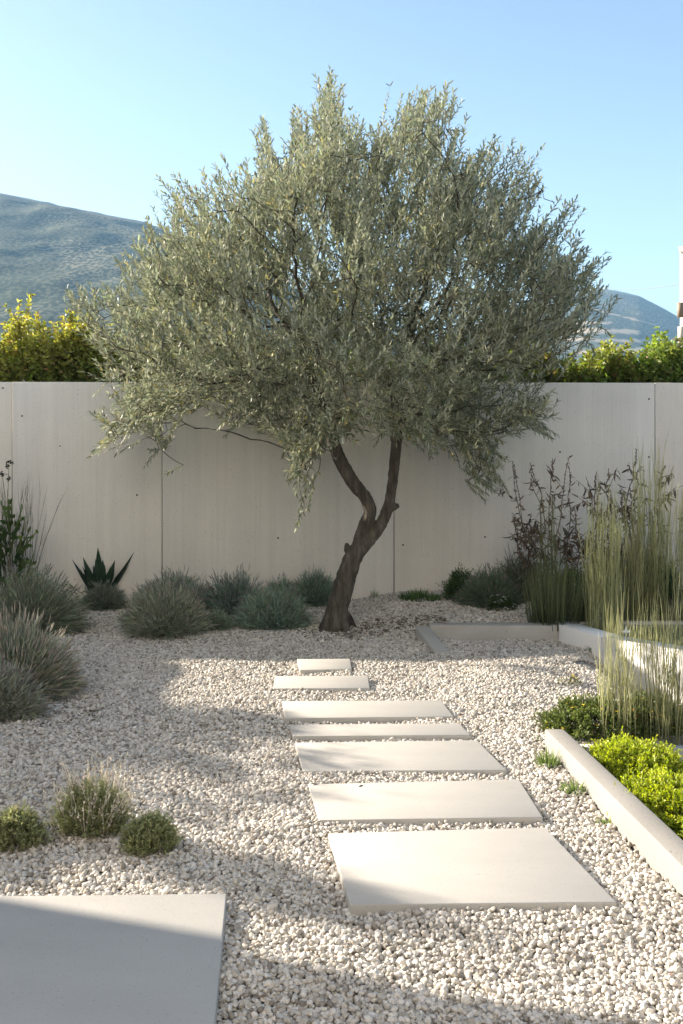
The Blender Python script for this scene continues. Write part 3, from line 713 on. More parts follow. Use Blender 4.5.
def tuft(px, py, wpx, hpx, n, label, name='grass_tuft', cat='grass', group=None, c0=(.06, .09, .03), c1=(.16, .22, .07), wid=.002, spread=.9, K=5, rbase=.25, bendz=-.5, yoff=0):
    b = base_px(px, py); s_ = b[1]/FPX; rx = wpx*s_/2; h = hpx*s_; b[1] += yoff; b[2] = zg(b[0], b[1])
    az = uni(0, 6.283, n); u = np.sqrt(rnd(n))
    O = np.stack([np.cos(az)*u*rx*rbase, np.sin(az)*u*rx*rbase, 0*az-.01], -1)
    hz = rx*(1-rbase)/h
    D = nrm(np.stack([np.cos(az)*u*hz*.9, np.sin(az)*u*hz*.9, 1+0*az], -1)+rs.randn(n, 3)*np.array([.12, .12, .05])*min(1, hz*1.5))
    L_ = h*uni(.45, 1.08, n)*(1-.38*u**2)
    bend = np.stack([np.cos(az)*u*hz*.5, np.sin(az)*u*hz*.5, bendz*u*hz], -1)
    P = curves(b+O, D, L_, bend, K, .012)
    th = thing(name, b, label, cat, group); g = G()
    w_ = np.interp(np.linspace(0, 1, K), [0, .6, 1], [1, .85, .15])*wid
    g.ribbons(P, np.tile(w_, (n, 1))*uni(.7, 1.3, n, 1), c0, c1, .22)
    g.build('blades', M_fol, th); settle(th); return th
def bushy(px, py, wpx, hpx, n, label, name='shrub', cat='shrub', group=None, leafl=.012, leafw=.004, per=14, c0=(.06, .09, .03), c1=(.16, .22, .07), shoot=.3, mat=None, depth=.8, dry=0, flowers=None, wood=True, yoff=None, lump=0., zbase=None, upb=.7):
    b = base_px(px, py); s_ = b[1]/FPX; rx = wpx*s_/2; h = hpx*s_
    b[1] += rx*depth*.7 if yoff is None else yoff; b[2] = zg(b[0], b[1]) if zbase is None else zbase
    th = thing(name, b, label, cat, group)
    az = uni(0, 6.283, n); cz = rnd(n); pol = np.arccos(1-cz*.98)
    D = np.stack([np.sin(pol)*np.cos(az), np.sin(pol)*np.sin(az), np.cos(pol)], -1)
    rr = uni(.55, .9, n)
    if lump: rr = rr*(1+lump*np.array([mnoise.noise(Vector((d[0]*2.2+px, d[1]*2.2, d[2]*2.2))) for d in D]))
    O = b+D*np.array([rx, rx*depth, h])*rr[:, None]
    SD = nrm(D*.8+np.array([0, 0, upb])+rs.randn(n, 3)*.22); Ls = h*shoot*uni(.6, 1.25, n)
    P = curves(O, SD, Ls, rs.randn(n, 3)*.12, 4)
    P[..., 2] = np.maximum(P[..., 2], b[2]+.004)
    g = G(); g.tubes(P, np.tile([leafw*.25, leafw*.22, leafw*.2, leafw*.1], (n, 1)), 3, c0, c1, .2)
    for k in range(per):
        t_ = np.full((n, 1), (k+.6)/per)+rs.randn(n, 1)*.02; pos, tan = cev(P, np.clip(t_, 0, 1)); pos = pos[:, 0]; tan = tan[:, 0]
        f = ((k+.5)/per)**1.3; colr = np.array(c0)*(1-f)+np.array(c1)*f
        sdv = nrm(np.cross(tan, rs.randn(n, 3)))
        g.leaves(pos, nrm(tan*uni(.5, 1.1, n, 1)+sdv*.8), uni(.75, 1.2, n)*leafl, leafw, colr, .2)
    g.build('foliage', mat or M_fol, th)
    if wood:
        m_ = max(14, n//25); k = rs.randint(0, n, m_); g = G(); tgt = O[k]; st = b+rs.randn(m_, 3)*np.array([rx*.08, rx*.08, 0])
        t_ = np.linspace(0, 1, 5)[None, :, None]; P2 = st[:, None]*(1-t_)+tgt[:, None]*t_; P2[:, 1:-1, 2] -= h*.08
        g.tubes(P2, np.tile(np.linspace(.012, .004, 5)*min(1.5, h/.3), (m_, 1))*.6, 4, (.14, .11, .08), (.16, .13, .09)); g.build('stems', M_dry, th)
    if dry:
        k = rs.randint(0, n, dry); Q = P[k, -1]; dirn = nrm(D[k]*.45+np.array([0, 0, 1])+rs.randn(dry, 3)*.18)
        DP = curves(Q-dirn*h*.3, dirn, h*uni(.5, 1.05, dry), rs.randn(dry, 3)*.1, 5); g = G()
        g.tubes(DP, np.tile([.0010, .0010, .0010, .0009, .0006], (dry, 1)), 3, (.42, .37, .28), (.72, .65, .54), .2)
        for kk in range(7):
            pos, tan = cev(DP, uni(.5, 1, dry, 1)); g.leaves(pos[:, 0], nrm(tan[:, 0]+rs.randn(dry, 3)*.4), .013, .004, (.66, .60, .50), .2)
        g.build('dry_stalks', M_stalk, th)
    if flowers:
        cnt, colf, szf = flowers; k = rs.randint(0, n, cnt); g = G(); Q = P[k, -1]+np.array([0, 0, szf*.8])
        for q_ in Q:
            g = G(); an_ = np.arange(6)*1.047
            g.leaves(np.tile(q_, (6, 1)), np.stack([np.cos(an_), np.sin(an_), np.full(6, .35)], -1)+rs.randn(6, 3)*.12, szf, szf*.6, colf, .12, facing=up)
            g.build('flower', M_flower, th)
    settle(th); return th
def reeds(pxs, py, wpx, hpx, n, label, group, c0, c1, lean=.05, name='reeds', cat='reeds', wid=.0024, dy=0.25, nodes_=True, zb=None):
    b = base_px(pxs, py); s_ = b[1]/FPX; rx = wpx*s_/2; h = hpx*s_; b[1] += dy*.5
    b[2] = zg(b[0], b[1]) if zb is None else zb
    O = np.stack([uni(-1, 1, n)*rx*.8, uni(-1, 1, n)*dy, np.full(n, -.02)], -1)
    D = nrm(np.stack([rs.randn(n)*lean+O[:, 0]/rx*lean*.9, rs.randn(n)*lean, np.ones(n)], -1))
    prof = 1-.22*np.abs(O[:, 0]/rx)
    L_ = h*prof*(1-.62*rnd(n)**1.7)
    P = curves(b+O, D, L_, np.stack([rs.randn(n)*lean*.9, rs.randn(n)*lean*.9, 0*L_], -1), 8, .006)
    th = thing(name, b, label, cat, group); g = G()
    w_ = np.interp(np.linspace(0, 1, 8), [0, .5, .9, 1], [1, .9, .7, .2])*wid
    g.tubes(P, np.tile(w_, (n, 1))*uni(.6, 1.2, n, 1), 4, c0, c1, .2)
    # side branchlets, close to the stem
    for k in range(5):
        t_ = uni(.3, .95, n, 1); pos, tan = cev(P, t_)
        q = curves(pos[:, 0], nrm(tan[:, 0]+rs.randn(n, 3)*.13), uni(.08, .22, n), np.zeros((n, 3))+np.array([0, 0, .1]), 3)
        g.ribbons(q, np.tile([wid*.5, wid*.5, wid*.15], (n, 1)), tuple((np.array(c0)+np.array(c1))/2), c1, .2)
    g.build('stalks', M_stalk, th); settle(th); return th
def dry_weed(px, py, stems, label, group):
    """stems: pixel polylines top->; brown seed stalks with hanging leaves"""
    d = 8.35; b = pt(px, py, d); b[2] = zg(b[0], b[1]); th = thing('dry_stalks', b, label, 'dried plant', group); g = G(); gl_ = G()
    stems = stems+[[(x+rs.randn()*3+q*4, y+4+abs(rs.randn())*12*(y < 590)) for x, y in st_] for st_ in stems for q in (1,)]
    for st_ in stems:
        dd = d+rs.randn()*.12; pts_ = np.array([pt(x, y, dd) for x, y in st_]); K = 14
        tt = np.linspace(0, 1, len(pts_)); u = np.linspace(0, 1, K)
        P = np.stack([np.interp(u, tt, pts_[:, k]) for k in range(3)], -1)+rs.randn(K, 3)*.008
        g.tubes(P[None], np.linspace(.0065, .0026, K)[None], 4, (.15, .12, .085), (.20, .16, .115), .2)
        for j in range(4):
            i = rs.randint(3, K-3); dv = nrm(np.array([rs.choice([-1, 1])*uni(.3, .8), rs.randn()*.3, .7])); q = curves(P[i][None], dv[None], [uni(.08, .22)], rs.randn(1, 3)*.2, 5)
            g.tubes(q, np.linspace(.003, .0015, 5)[None], 3, (.10, .07, .05)); m_ = 8
            pos, tan = cev(q, uni(.2, 1, 1, m_)); gl_.leaves(pos[0], nrm(tan[0]*.3+rs.randn(m_, 3)*.5+np.array([0, 0, -.9])), uni(.04, .09, m_), uni(.011, .02, m_), (.15, .118, .082), .3, bend=.4)
        m_ = 20; u_ = uni(.35, 1, 1, m_); pos, tan = cev(P[None], u_)
        gl_.leaves(pos[0], nrm(tan[0]*.3+rs.randn(m_, 3)*.6+np.array([0, 0, -.5])), uni(.03, .07, m_), uni(.009, .017, m_), (.16, .125, .088), .3, bend=.4)
        m_ = 40; u_ = uni(.8, 1, 1, m_); pos, tan = cev(P[None], u_)
        gl_.leaves(pos[0], nrm(tan[0]+rs.randn(m_, 3)*.7), uni(.012, .02, m_), .006, (.13, .09, .065), .3)
    g.build('stems', M_dry, th); gl_.build('withered_leaves', M_stalk, th); settle(th)
def rosette(px, py, wpx, hpx, n, label, group):
    b = base_px(px, py); s_ = b[1]/FPX; rx = wpx*s_/2; h = hpx*s_; b[1] += .1; b[2] = zg(b[0], b[1])
    th = thing('agave', b, label, 'succulent', group); g = G(); K = 7
    az = np.arange(n)*2.4+rs.randn(n)*.15; u = np.linspace(.05, 1, n)**.8; tilt = u*.8+rs.randn(n)*.08
    D = np.stack([np.sin(tilt)*np.cos(az), np.sin(tilt)*np.sin(az), np.cos(tilt)], -1)
    L_ = h*uni(.6, 1.08, n)*(1-.12*u)/np.maximum(np.cos(tilt), .62)*.95; L_ = np.minimum(L_, rx*1.25/np.maximum(np.sin(tilt), .3))
    P = curves(np.tile(b, (n, 1))+D*np.array([.03, .03, 0]), D, L_, np.array([0, 0, .15])+0*D, K)
    side_ = nrm(np.cross(D, np.array([0, 0, 1.])+rs.randn(n, 3)*.05)); nn = np.cross(side_, D)
    wf = np.interp(np.linspace(0, 1, K), [0, .35, .7, 1], [.7, 1, .82, .03])*.095*h
    V = np.stack([P-side_[:, None]*wf[None, :, None]+nn[:, None]*wf[None, :, None]*.35, P-nn[:, None]*wf[None, :, None]*.18, P+side_[:, None]*wf[None, :, None]+nn[:, None]*wf[None, :, None]*.35], 2)
    base = (np.arange(n)*K*3)[:, None, None]; k = (np.arange(K-1)*3)[None, :, None]; j = np.arange(2)[None, None]
    F = np.stack([base+k+j, base+k+j+1, base+k+3+j+1, base+k+3+j], -1).reshape(-1, 4)
    g.add(V, F, grad(n, K, 3, (.025, .05, .028), (.04, .075, .045), .2)); g.build('leaves', M_fleshy, th, smooth=True)
    settle(th)

# ---- plants in front of the long wall, left
LG = 'grey lavender mounds below the long wall'
rosette(98, 606, 66, 52, 60, 'taller dark green spiky agave against the wall at the left', 'dark agaves by the wall')
rosette(129, 600, 44, 40, 34, 'smaller dark spiky agave just right of the taller one', 'dark agaves by the wall')
bushy(72, 604, 40, 30, 420, 'low bright green leafy plant left of the agaves', name='leafy_plant', cat='plant', leafl=.03, leafw=.01, per=8, c0=(.04, .09, .02), c1=(.08, .19, .04), shoot=.4)
lavender(101, 611, 46, 34, 'small round dark lavender mound in front of the agaves', 900, group=LG, tips=.1, c1=(.12, .14, .11))
lavender(162, 638, 84, 54, 'spiky pale-tipped lavender mound standing forward on the gravel right of the agaves', 2100, group=LG, c0=(.06, .075, .045), c1=(.185, .205, .15), tipc=(.40, .38, .31), tips=.6)
lavender(172, 617, 90, 46, 'dusky lavender spread against the wall behind the pale-tipped mound', 1700, group=LG, tips=.15, c1=(.14, .17, .14))
lavender(232, 618, 70, 50, 'taller blue-grey lavender with wispy spikes at the middle of the lavender row', 1600, group=LG, tips=.25, c1=(.13, .165, .14))
lavender(214, 631, 40, 24, 'little low grey lavender between two larger mounds at the gravel edge', 700, group=LG, tips=0, c1=(.13, .16, .12))
lavender(272, 630, 76, 48, 'full grey-green lavender mound left of the olive trunk', 1900, group=LG, tips=.1, c1=(.14, .18, .14))
lavender(314, 606, 50, 38, 'lavender mound against the wall directly behind the olive trunk', 1300, group=LG, tips=.1, c1=(.13, .17, .13))
lavender(282, 606, 46, 30, 'low lavender against the wall just left of the one behind the trunk', 900, group=LG, tips=.1, c1=(.13, .17, .13))
# left edge
lavender(24, 636, 96, 70, 'large leaning grey-green lavender at the left edge behind the pink-tipped one', 2600, group='big lavenders at the left edge', c1=(.15, .17, .12), tipc=(.24, .22, .18), tips=.25, lean=(.3, 0), depth=.7)
lavender(8, 700, 112, 88, 'big lavender mound with pinkish sunlit tips at the left edge', 3800, group='big lavenders at the left edge', c0=(.05, .065, .04), c1=(.165, .185, .135), tipc=(.56, .50, .42), tips=.6, lean=(.25, -.1), depth=.6, needle=5)
lavender(-8, 722, 84, 66, 'grey lavender in front of the pink-tipped mound, cut by the frame edge', 2000, group='big lavenders at the left edge', c0=(.05, .06, .04), c1=(.17, .18, .14), tips=.2, lean=(.2, 0), depth=.6)
reeds(8, 618, 52, 150, 90, 'thin upright grey-green stalks at the left edge', None, (.06, .08, .04), (.13, .15, .09), lean=.07, name='tall_stalks', cat='plant', dy=.15, wid=.002)
bushy(4, 625, 36, 120, 60, 'broad-leaved climber with yellow-green leaves among stalks at the left edge', name='leafy_stem_plant', cat='plant', leafl=.055, leafw=.035, per=4, c0=(.04, .07, .025), c1=(.13, .18, .05), shoot=.25, yoff=.1)
g = G(); b = pt(6, 600, 8.4); b[2] = 0; th = thing('seed_stalk', b, 'tall thin stalk with small dark seed heads at the left edge', 'plant')
P = np.array([pt(x, y, 8.4) for x, y in ((4, 600), (5, 560), (7, 520), (8, 490), (9, 466), (8, 460))]); g.tubes(P[None], np.array([[.003, .003, .0025, .002, .002, .001]]), 4, (.07, .08, .05))
Q = np.array([pt(x, y, 8.4) for x, y in ((7, 512), (2, 474), (-6, 470), (8, 475), (11, 478))]); g.tubes(Q[None], np.array([[.002]*5]), 4, (.07, .06, .05)); g.build('stems', M_dry, th)
for (x, y) in ((7, 466), (11, 463), (9, 479), (8, 462), (2, 474)):
    g = G(); m_ = 14; g.leaves(np.tile(pt(x, y, 8.4), (m_, 1))+rs.randn(m_, 3)*.006, rs.randn(m_, 3), .018, .012, (.05, .045, .035), .2); g.build('seed_head', M_dry, th)
th_ = th; settle(th)
# bottom-left small bushes
BG = 'small green bushes on the gravel by the terrace slab'
CB = dict(group=BG, leafl=.015, leafw=.0032, per=14, c0=(.13, .14, .06), c1=(.38, .40, .20), shoot=.34)
bushy(12, 853, 56, 34, 560, 'low rounded green bush cut by the left frame edge', **CB)
bushy(87, 840, 72, 44, 820, 'largest small bush, topped with pale dry stalks', dry=150, **CB)
bushy(147, 856, 54, 32, 560, 'smallest rounded green bush, right of the one with dry stalks', **CB)
# ---- right of tree at the wall
tuft(420, 601, 50, 14, 420, 'low strip of green ground-hugging weeds at the foot of the wall', name='low_weeds', cat='plant', c0=(.05, .09, .03), c1=(.10, .17, .05), wid=.003, rbase=.8)
RG = 'dark bushes below the wall at the right'
bushy(462, 601, 34, 30, 420, 'small mid-green bush at the left end of the right-hand planting', leafl=.02, leafw=.006, per=10, c0=(.03, .06, .02), c1=(.08, .14, .05), group=RG)
lavender(492, 606, 62, 44, 'dark grey-green feathery bush between the small bush and the tall grass', 1700, c0=(.03, .04, .025), c1=(.09, .12, .08), tips=.1, group=RG, name='shrub')
lavender(524, 603, 54, 60, 'taller smoky dark bush behind the tall green grass', 1300, c0=(.03, .035, .025), c1=(.09, .10, .07), tips=.1, group=RG, name='shrub')
bushy(502, 610, 30, 14, 160, 'low patch of tiny white flowers in front of the dark bush', name='white_flowers', cat='flowers', leafl=.015, leafw=.006, per=6, c0=(.04, .07, .02), c1=(.10, .16, .05), flowers=(26, (.75, .75, .68), .012), wood=False, yoff=.03)
tuft(554, 622, 72, 80, 460, 'tall feathery dark green grass clump behind the concrete beam', group='tall grass clumps by the pond', c0=(.04, .06, .025), c1=(.21, .24, .12), rbase=.72, spread=1, wid=.0022)
tuft(552, 620, 40, 150, 60, 'slender upright pale grass shoots rising from the dark clump', group='tall grass clumps by the pond', c0=(.06, .08, .03), c1=(.22, .24, .11), rbase=.7, wid=.002, yoff=.12)
tuft(592, 632, 50, 62, 600, 'shorter blue-green grass spilling over the pond corner', group='tall grass clumps by the pond', c0=(.05, .07, .035), c1=(.17, .20, .11), wid=.0022, yoff=.25)
bushy(581, 620, 50, 44, 420, 'rounded yellow-green bush behind the pond corner', leafl=.02, leafw=.006, per=10, c0=(.05, .08, .02), c1=(.18, .24, .07), yoff=.25)
bushy(655, 612, 110, 48, 900, 'dense dark green bush behind the pond and reeds', leafl=.03, leafw=.009, per=9, c0=(.03, .05, .02), c1=(.09, .13, .045), yoff=.6, group=RG)
DG = 'dry brown stalks against the wall'
dry_weed(548, 600, [[(535, 600), (530, 560), (524, 540), (518, 505), (512, 462)], [(545, 600), (540, 560), (545, 520), (538, 490), (532, 465)], [(550, 600), (552, 560), (550, 520), (552, 480), (553, 458)], [(556, 600), (553, 560), (560, 520), (564, 490), (568, 456)], [(560, 600), (575, 570), (580, 540), (572, 515), (568, 500)], [(545, 600), (535, 570), (522, 560), (518, 540), (514, 520)], [(540, 600), (534, 570), (536, 540), (533, 520)], [(560, 600), (566, 560), (574, 545), (590, 540)]], 'withered brown stalks against the wall rising behind the tall dark grass', DG)
dry_weed(612, 600, [[(600, 600), (596, 560), (598, 520), (594, 500), (596, 474)], [(608, 600), (606, 560), (610, 520), (607, 495), (608, 470)], [(618, 600), (626, 550), (624, 510), (632, 480), (636, 450)], [(604, 600), (600, 560), (604, 530), (602, 505)], [(622, 600), (634, 560), (630, 530), (622, 510), (620, 490)]], 'withered brown stalks with hanging leaves rising between the two pale reed stands', DG)
dry_weed(655, 600, [[(648, 600), (652, 550), (655, 510), (662, 482), (665, 466)], [(690, 600), (686, 560), (684, 530), (683, 500)]], 'sparse thin brown stalk near the right frame edge, above the reeds', DG)
YG = 'tall yellow-green reeds by the pond'
reeds(606, 655, 38, 168, 105, 'dense tall yellow-green reed stand left of the right-hand stands', YG, (.24, .26, .11), (.56, .56, .30), dy=.10, lean=.022)
reeds(655, 662, 44, 186, 120, 'tallest yellow-green reed stand near the right edge', YG, (.24, .26, .11), (.56, .56, .30), dy=.14, lean=.03)
reeds(692, 668, 34, 150, 60, 'yellow-green reed stand cut by the right frame edge', YG, (.24, .26, .11), (.56, .56, .30), dy=.14, lean=.03)
reeds(630, 655, 24, 110, 40, 'short sparse pale reeds between the two denser stands', YG, (.16, .17, .06), (.40, .38, .20), dy=.12)
reeds(619, 745, 44, 150, 46, 'thin brownish-green reeds growing from the flowering bed beside the kerb', YG, (.20, .21, .10), (.44, .44, .24), dy=.10, lean=.03, wid=.0021)
reeds(664, 752, 52, 160, 62, 'thin reeds behind the bright green mounds near the right edge', YG, (.20, .21, .10), (.44, .44, .24), dy=.10, lean=.03, wid=.0021)
# ---- planting bed
bushy(604, 744, 120, 32, 1200, 'low dark green bush dotted with yellow flowers beside the end of the kerb', name='flowering_bush', cat='flowers', leafl=.018, leafw=.007, per=8, c0=(.05, .07, .02), c1=(.14, .18, .05), flowers=(46, (.75, .55, .04), .010), yoff=.18, lump=.3)
bushy(662, 744, 96, 34, 900, 'loose green bush with yellow flowers under the reeds by the frame edge', name='flowering_bush', cat='flowers', leafl=.018, leafw=.007, per=8, c0=(.05, .07, .02), c1=(.15, .19, .06), flowers=(40, (.75, .55, .04), .010), yoff=.2, lump=.3)
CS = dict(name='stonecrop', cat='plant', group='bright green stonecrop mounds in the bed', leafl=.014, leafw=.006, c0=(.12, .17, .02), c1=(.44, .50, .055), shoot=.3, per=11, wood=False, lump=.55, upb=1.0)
bushy(638, 790, 124, 36, 2300, 'bright lime-green mound, the farther of the two by the kerb', **CS, yoff=.10)
bushy(690, 838, 136, 42, 2500, 'bright lime-green mound, the nearer one cut by the right frame edge', **CS, yoff=.12)
bushy(735, 880, 80, 60, 900, 'bright lime-green mound hidden beyond the right frame edge', **CS, yoff=.1)
bushy(637, 757, 16, 12, 90, 'tiny orange-flowered sprig behind the farther lime-green mound', name='orange_flowers', cat='flowers', leafl=.012, leafw=.005, per=5, c0=(.05, .08, .02), c1=(.12, .16, .05), flowers=(16, (.70, .28, .03), .010), yoff=.12, wood=False, zbase=.08)
# weeds in gravel
WG = 'small green weeds growing in the gravel'
for (px, py, wp, hp, n_, lb) in ((549, 766, 40, 24, 170, 'bushiest grassy weed in the gravel beside the kerb'), (538, 741, 16, 9, 40, 'tiny grassy weed near the far end of the kerb'), (574, 791, 38, 18, 110, 'sparse grassy weed against the kerb face, below the bushiest one'), (604, 824, 22, 13, 60, 'pale yellowish weed lowest beside the kerb'), (593, 656, 28, 12, 90, 'grassy weed at the foot of the pond corner'), (374, 600, 14, 12, 40, 'little weed at the wall foot right of the olive trunk')):
    tuft(px, py, wp, hp, n_, lb, name='weed', cat='weed', group=WG, c0=(.07, .11, .03), c1=(.20, .27, .09), wid=.0022, rbase=.5)
bushy(570, 686, 26, 8, 60, 'flat yellow-flowered weed in the open gravel above the kerb', name='weed', cat='weed', group=WG, leafl=.01, leafw=.004, per=4, c0=(.10, .12, .04), c1=(.22, .24, .08), flowers=(14, (.70, .55, .10), .008), wood=False, yoff=.02)
bushy(650, 657, 20, 12, 120, 'small green tuft hanging over the pond wall edge', name='trailing_plant', cat='plant', leafl=.012, leafw=.006, per=6, c0=(.05, .07, .02), c1=(.15, .18, .06), wood=False, zbase=.10, yoff=-.05)
# white pointed ornament on pond water
c = at(626, 632, .09); g = G(); m_ = 9
an = np.linspace(0, 2*np.pi, m_, endpoint=False)
for (r0, hh, ox) in ((.028, .02, 0), (.014, .05, .0), (.013, .02, -.025), (.013, .024, .02)):
    V = [(ox+math.cos(a_)*r0, math.sin(a_)*r0*.7, 0) for a_ in an]+[(ox*1.1, 0, hh)]
    g.add(V, [[i, (i+1) % m_, m_] for i in range(m_)], (1, 1, 1))
o = g.build('stone', M_white); o.location = c; tag(o, 'small pointed white stone standing in the pond water', 'stone')

# leaf litter
n_ = 860; x = np.concatenate([uni(-2, 1.2, 160), uni(.0, .75, 450), uni(-.3, .2, 100), uni(-2.0, -1.25, 150)]); y = np.concatenate([uni(2.9, 7.6, 160), 7.75+rs.randn(450)*.12, 7.7+rs.randn(100)*.12, 5.6+rs.randn(150)*.2])
g = G(); g.leaves(np.stack([x, y, ground_h(x, y)+.012], -1), np.stack([rs.randn(n_), rs.randn(n_), rs.randn(n_)*.12], -1), uni(.03, .05, n_), uni(.008, .012, n_), (.14, .10, .065), .3, facing=up)
tag(g.build('leaf_litter', M_dry), 'scattered dry brown fallen leaves on the gravel under the tree', 'leaf litter', kind='stuff')
b = base_px(133, 633); g = G(); m_ = 14; g.leaves(b+rs.randn(m_, 3)*np.array([.03, .02, .005])+np.array([0, 0, .02]), rs.randn(m_, 3)+np.array([0, 0, .3]), uni(.03, .06, m_), .022, (.20, .10, .06), .25, bend=.4)
o = g.build('dead_leaves', M_dry); tag(o, 'small heap of curled reddish-brown dead leaves by the pale-tipped lavender', 'dead leaves')

# ------------------------------------------------------------ hedge shrubs behind the wall
def hedge(px0, px1, tops, label, c1, seed_shoots=(), d=9.75, n=650, c0=(.06, .10, .02), ll=.045):
    xa = (px0-CX)/FPX*d; xb = (px1-CX)/FPX*d; cx_ = (xa+xb)/2; rx = (xb-xa)/2*1.15
    th = thing('hedge_shrub', (cx_, d, 0), label, 'shrub', 'yellow-green shrubs beyond the long wall')
    az = None; xs_ = uni(-1, 1, n); ys_ = uni(-.32, .32, n)
    topz = np.interp((cx_+xs_*rx)/d*FPX+CX, [t_[0] for t_ in tops], [CAMH+(HOR-t_[1])/FPX*d for t_ in tops])
    zz = topz-.12-(topz-1.35)*rnd(n)**1.2*.95-.15*np.abs(xs_)
    O = np.stack([cx_+xs_*rx, d+ys_, zz], -1)
    SD = nrm(np.stack([rs.randn(n)*.35, rs.randn(n)*.35-.1, np.ones(n)], -1)); P = curves(O, SD, uni(.12, .28, n), rs.randn(n, 3)*.1, 5)
    ex = []
    for (sx, sy) in seed_shoots:
        for r_ in range(3):
            tip = pt(sx+rs.randn()*2.5, sy+(r_ > 0)*abs(rs.randn())*9, d+rs.randn()*.08); dv = nrm(np.array([rs.randn()*.08, rs.randn()*.08, 1])); l_ = uni(.3, .5)
            ex.append(curves((tip-dv*l_)[None], dv[None], [l_], rs.randn(1, 3)*.04, 5))
    if ex: P = np.concatenate([P]+ex)
    m_ = len(P); LP = np.linalg.norm(P[:, -1]-P[:, 0], axis=1)
    g = G(); g.tubes(P, np.tile(np.linspace(.003, .0012, 5), (m_, 1)), 3, (.12, .10, .05), (.2, .22, .06)); g.build('stems', M_dry, th)
    g = G(); tint = rnd(m_, 1)
    for k in range(16):
        keep = np.ones(m_, bool) if k < 9 else LP > .27
        t_ = np.full((m_, 1), (k+.5)/(9 if k < 9 else 7)-(0 if k < 9 else 1.3)); t_ = np.clip((k+.5)/9 if k < 9 else (k-8.5)/7, 0, 1)*np.ones((m_, 1))
        pos, tan = cev(P[keep], t_[keep]); pos = pos[:, 0]; tan = tan[:, 0]; q_ = len(pos)
        zf = np.clip((pos[:, 2:3]-1.7)/.6, 0, 1); cc = np.array(c0)*(1-zf)+np.array(c1)*zf; cc = np.where(rnd(q_, 1) < .06, np.array([.28, .18, .08]), cc); cc = cc*(1-tint[keep]*.5)+tint[keep]*.5*np.array([.12, .22, .03])
        for sg in (-1, 1):
            sdv = nrm(np.cross(tan, rs.randn(q_, 3))); g.leaves(pos, nrm(tan*.6+sdv*sg), uni(.7, 1.15, q_)*ll, ll*.5, cc, .2)
    g.build('foliage', M_fol, th)
    g = G(); m_ = 7; x = np.linspace(xa, xb, m_); P = np.stack([np.stack([x, x*0+d, 0*x-.02], -1), np.stack([x+rs.randn(m_)*.05, x*0+d, 0*x+.8], -1), np.stack([x+rs.randn(m_)*.12, x*0+d, 0*x+1.75], -1)], 1)
    g.tubes(P, np.tile([.02, .016, .01], (m_, 1)), 6, (.14, .11, .08)); g.build('trunk', M_dry, th)
    settle(th)
Y1 = (.44, .40, .10); Y2 = (.27, .35, .08)
hedge(-75, -5, [(-75, 340), (-30, 330), (0, 338)], 'yellow-green shrub beyond the wall just outside the left frame edge', Y1)
hedge(-5, 62, [(-5, 342), (15, 332), (28, 318), (40, 335), (62, 328)], 'golden yellow shrub with one tall upright shoot beyond the wall at the left', Y1, [(28, 292), (13, 333), (55, 322)], n=800)
hedge(62, 125, [(62, 326), (75, 318), (90, 325), (125, 345)], 'golden shrub beyond the wall touching the left tip of the olive crown', Y1, [(72, 316), (84, 318), (66, 325)], n=800)
hedge(125, 210, [(125, 345), (170, 352), (210, 356)], 'yellow shrub beyond the wall behind the left of the olive crown', Y1, n=700)
hedge(210, 300, [(210, 354), (300, 350)], 'shrub beyond the wall behind the left-centre of the olive crown', Y2, n=600)
hedge(300, 400, [(300, 352), (400, 352)], 'shrub beyond the wall behind the forked stems of the olive', Y2, n=600)
hedge(400, 490, [(400, 352), (490, 350)], 'shrub beyond the wall behind the right-centre of the olive crown', Y2, n=600)
hedge(490, 575, [(490, 348), (520, 345), (575, 362)], 'golden shrub beyond the wall showing through the right of the olive crown', Y1, [(505, 340)], n=700)
hedge(570, 632, [(570, 366), (585, 358), (600, 352), (612, 348), (632, 354)], 'green shrub with golden base beyond the wall right of the olive crown', (.38, .37, .09), [(604, 345), (618, 346), (630, 346)], n=800)
hedge(630, 700, [(630, 352), (645, 350), (660, 342), (672, 352), (700, 345)], 'fresh green shrub with tall shoot beyond the wall at the right frame edge', (.28, .34, .08), [(661, 330), (646, 345), (675, 346)], n=900)
hedge(700, 770, [(700, 345), (770, 345)], 'green shrub beyond the wall just outside the right frame edge', Y2)

# ------------------------------------------------------------ offscreen trees to the left (dappled streaks of shade)
def shade_tree(x, y, z0, z1, rx, n, label, seed):
    th = thing('garden_tree', (x, y, 0), label, 'tree', 'garden trees left of the frame'); c_ = np.array([x, y, (z0+z1)/2])
    P = rs.randn(n, 3); P = nrm(P)*(rnd(n, 1)**.4)*np.array([rx, rx*1.1, (z1-z0)/2])+c_
    q = np.array([mnoise.noise(Vector((p_[0]*2.1+seed, p_[1]*2.1, p_[2]*4))) for p_ in P]); P = P[q > (-.02 if rx > .3 else -.3)]
    g = G()
    for k in range(14):
        m_ = len(P); g.leaves(P+rs.randn(m_, 3)*.05, rs.randn(m_, 3), .06, .018, (.12, .14, .06), .2)
    g.build('crown', M_leaf, th)
    g = G(); Q = curves(np.array([[x, y, -.02]]*5), nrm(rs.randn(5, 3)*.25+np.array([0, 0, 1])), [z1*.8]*5, rs.randn(5, 3)*.1, 6); g.tubes(Q, np.tile(np.linspace(.035, .01, 6), (5, 1)), 8, (1, 1, 1)); g.build('trunk', M_bark, th); settle(th)
shade_tree(-5.5, 7.4, 1.8, 2.5, .75, 900, 'small tree beyond the left frame edge by the side wall', 1)
shade_tree(-5.3, 6.19, 2.1, 2.7, .10, 100, 'slender young tree beyond the left frame edge near the house roof', 5)

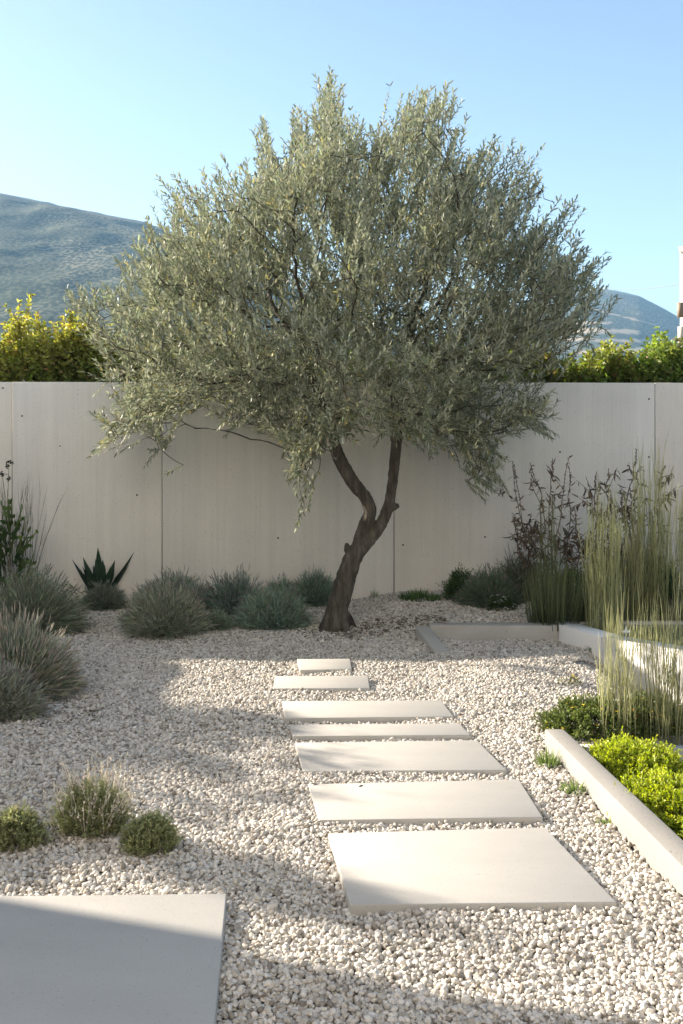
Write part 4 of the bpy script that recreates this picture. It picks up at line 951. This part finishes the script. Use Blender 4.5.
# ------------------------------------------------------------ distant things
d = 20.0; x0 = (680-CX)/FPX*d; zt = CAMH+(HOR-252)/FPX*d
wh = thing('white_house', (x0+1.5, d+2, 0), 'white building whose corner shows at the right frame edge', 'house')
g = G(); g.prism([(x0, d), (x0+5, d), (x0+8, d+5), (x0+2, d+5)], 0, zt); g.build('wall', M_white, wh)
g = G(); g.prism([(x0-.03, d-.03), (x0+5.05, d-.03), (x0+8.05, d+5.05), (x0+2, d+5.05)], zt+.002, zt+.1); g.build('roof', M_white, wh)
g = G(); g.box((x0+1.5, d-.02, 2.2), (x0+2.6, d-.002, 3.6)); g.build('window', M_dark, wh); settle(wh)
zb = CAMH+(HOR-318)/FPX*d
def att_(x_, zz0, zz1, wd, mat, nm, lab):
    th = thing(nm, (x_, d-.1, zz0), lab, 'fixture'); g = G()
    an = np.arange(10)*.628; g.prism([(x_+math.cos(a_)*wd, d-.14+math.sin(a_)*wd) for a_ in an], zz0, zz1); g.build('shade', mat, th)
    g = G(); g.box((x_-.015, d-.14, zz1-.04), (x_+.015, d-.003, zz1-.01)); g.build('bracket', M_dark, th); settle(th)
M_brown = plain('brown_clay', (.30, .22, .15)); M_cream = plain('cream_clay', (.62, .54, .44))
att_(x0-.03, zb, zb+.27, .065, M_brown, 'wall_pot', 'brown pot fixed to the corner of the white building')
att_(x0-.01, zb-.5, zb-.17, .075, M_cream, 'wall_pot', 'cream pot fixed below the brown one on the white building')
# pylon
pyD = 1250.; b = pt(607, 334, pyD); tpz = pt(607, 312, pyD); th = thing('utility_pole', b, 'tiny pale utility pole on the terraced right-hand hill', 'pole')
g = G(); P = np.array([[b-np.array([0, 0, 12]), tpz]]); g.tubes(P, np.array([[.9, .6]]), 6, (.35, .33, .3)); g.build('pole', M_dry, th)
g = G(); P = np.array([[tpz+np.array([-4, 0, -3.]), tpz+np.array([4, 0, -3.])]]); g.tubes(P, np.array([[.5, .5]]), 5, (.35, .33, .3)); g.build('crossarm', M_dry, th); settle(th)
g = G(); c0_, c1_ = pt(596, 287, 60), pt(705, 279, 42); tt = np.linspace(0, 1, 20)[:, None]; P = c0_*(1-tt)+c1_*tt; P[:, 2] -= .25*(1-(2*tt[:, 0]-1)**2)
g.tubes(P[None], np.full((1, 20), .012), 4, (.25, .27, .28)); o = g.build('power_cable', M_dry); tag(o, 'thin grey power cable crossing the sky at the right', 'cable')
pol = np.array([-.8+c0_[0], 0, 0])
# ------------------------------------------------------------ haze
m, t, o = newmat('haze_air'); pv = N(t, 'ShaderNodeVolumePrincipled'); pv.inputs['Density'].default_value = .00023; pv.inputs['Color'].default_value = (.36, .66, 1, 1)
t.links.new(pv.outputs[0], o.inputs['Volume'])
g = G(); g.box((-4400, -4400, -2), (4400, 4400, 345)); hz = g.build('haze', m); tag(hz, kind='stuff'); hz.display_type = 'WIRE'
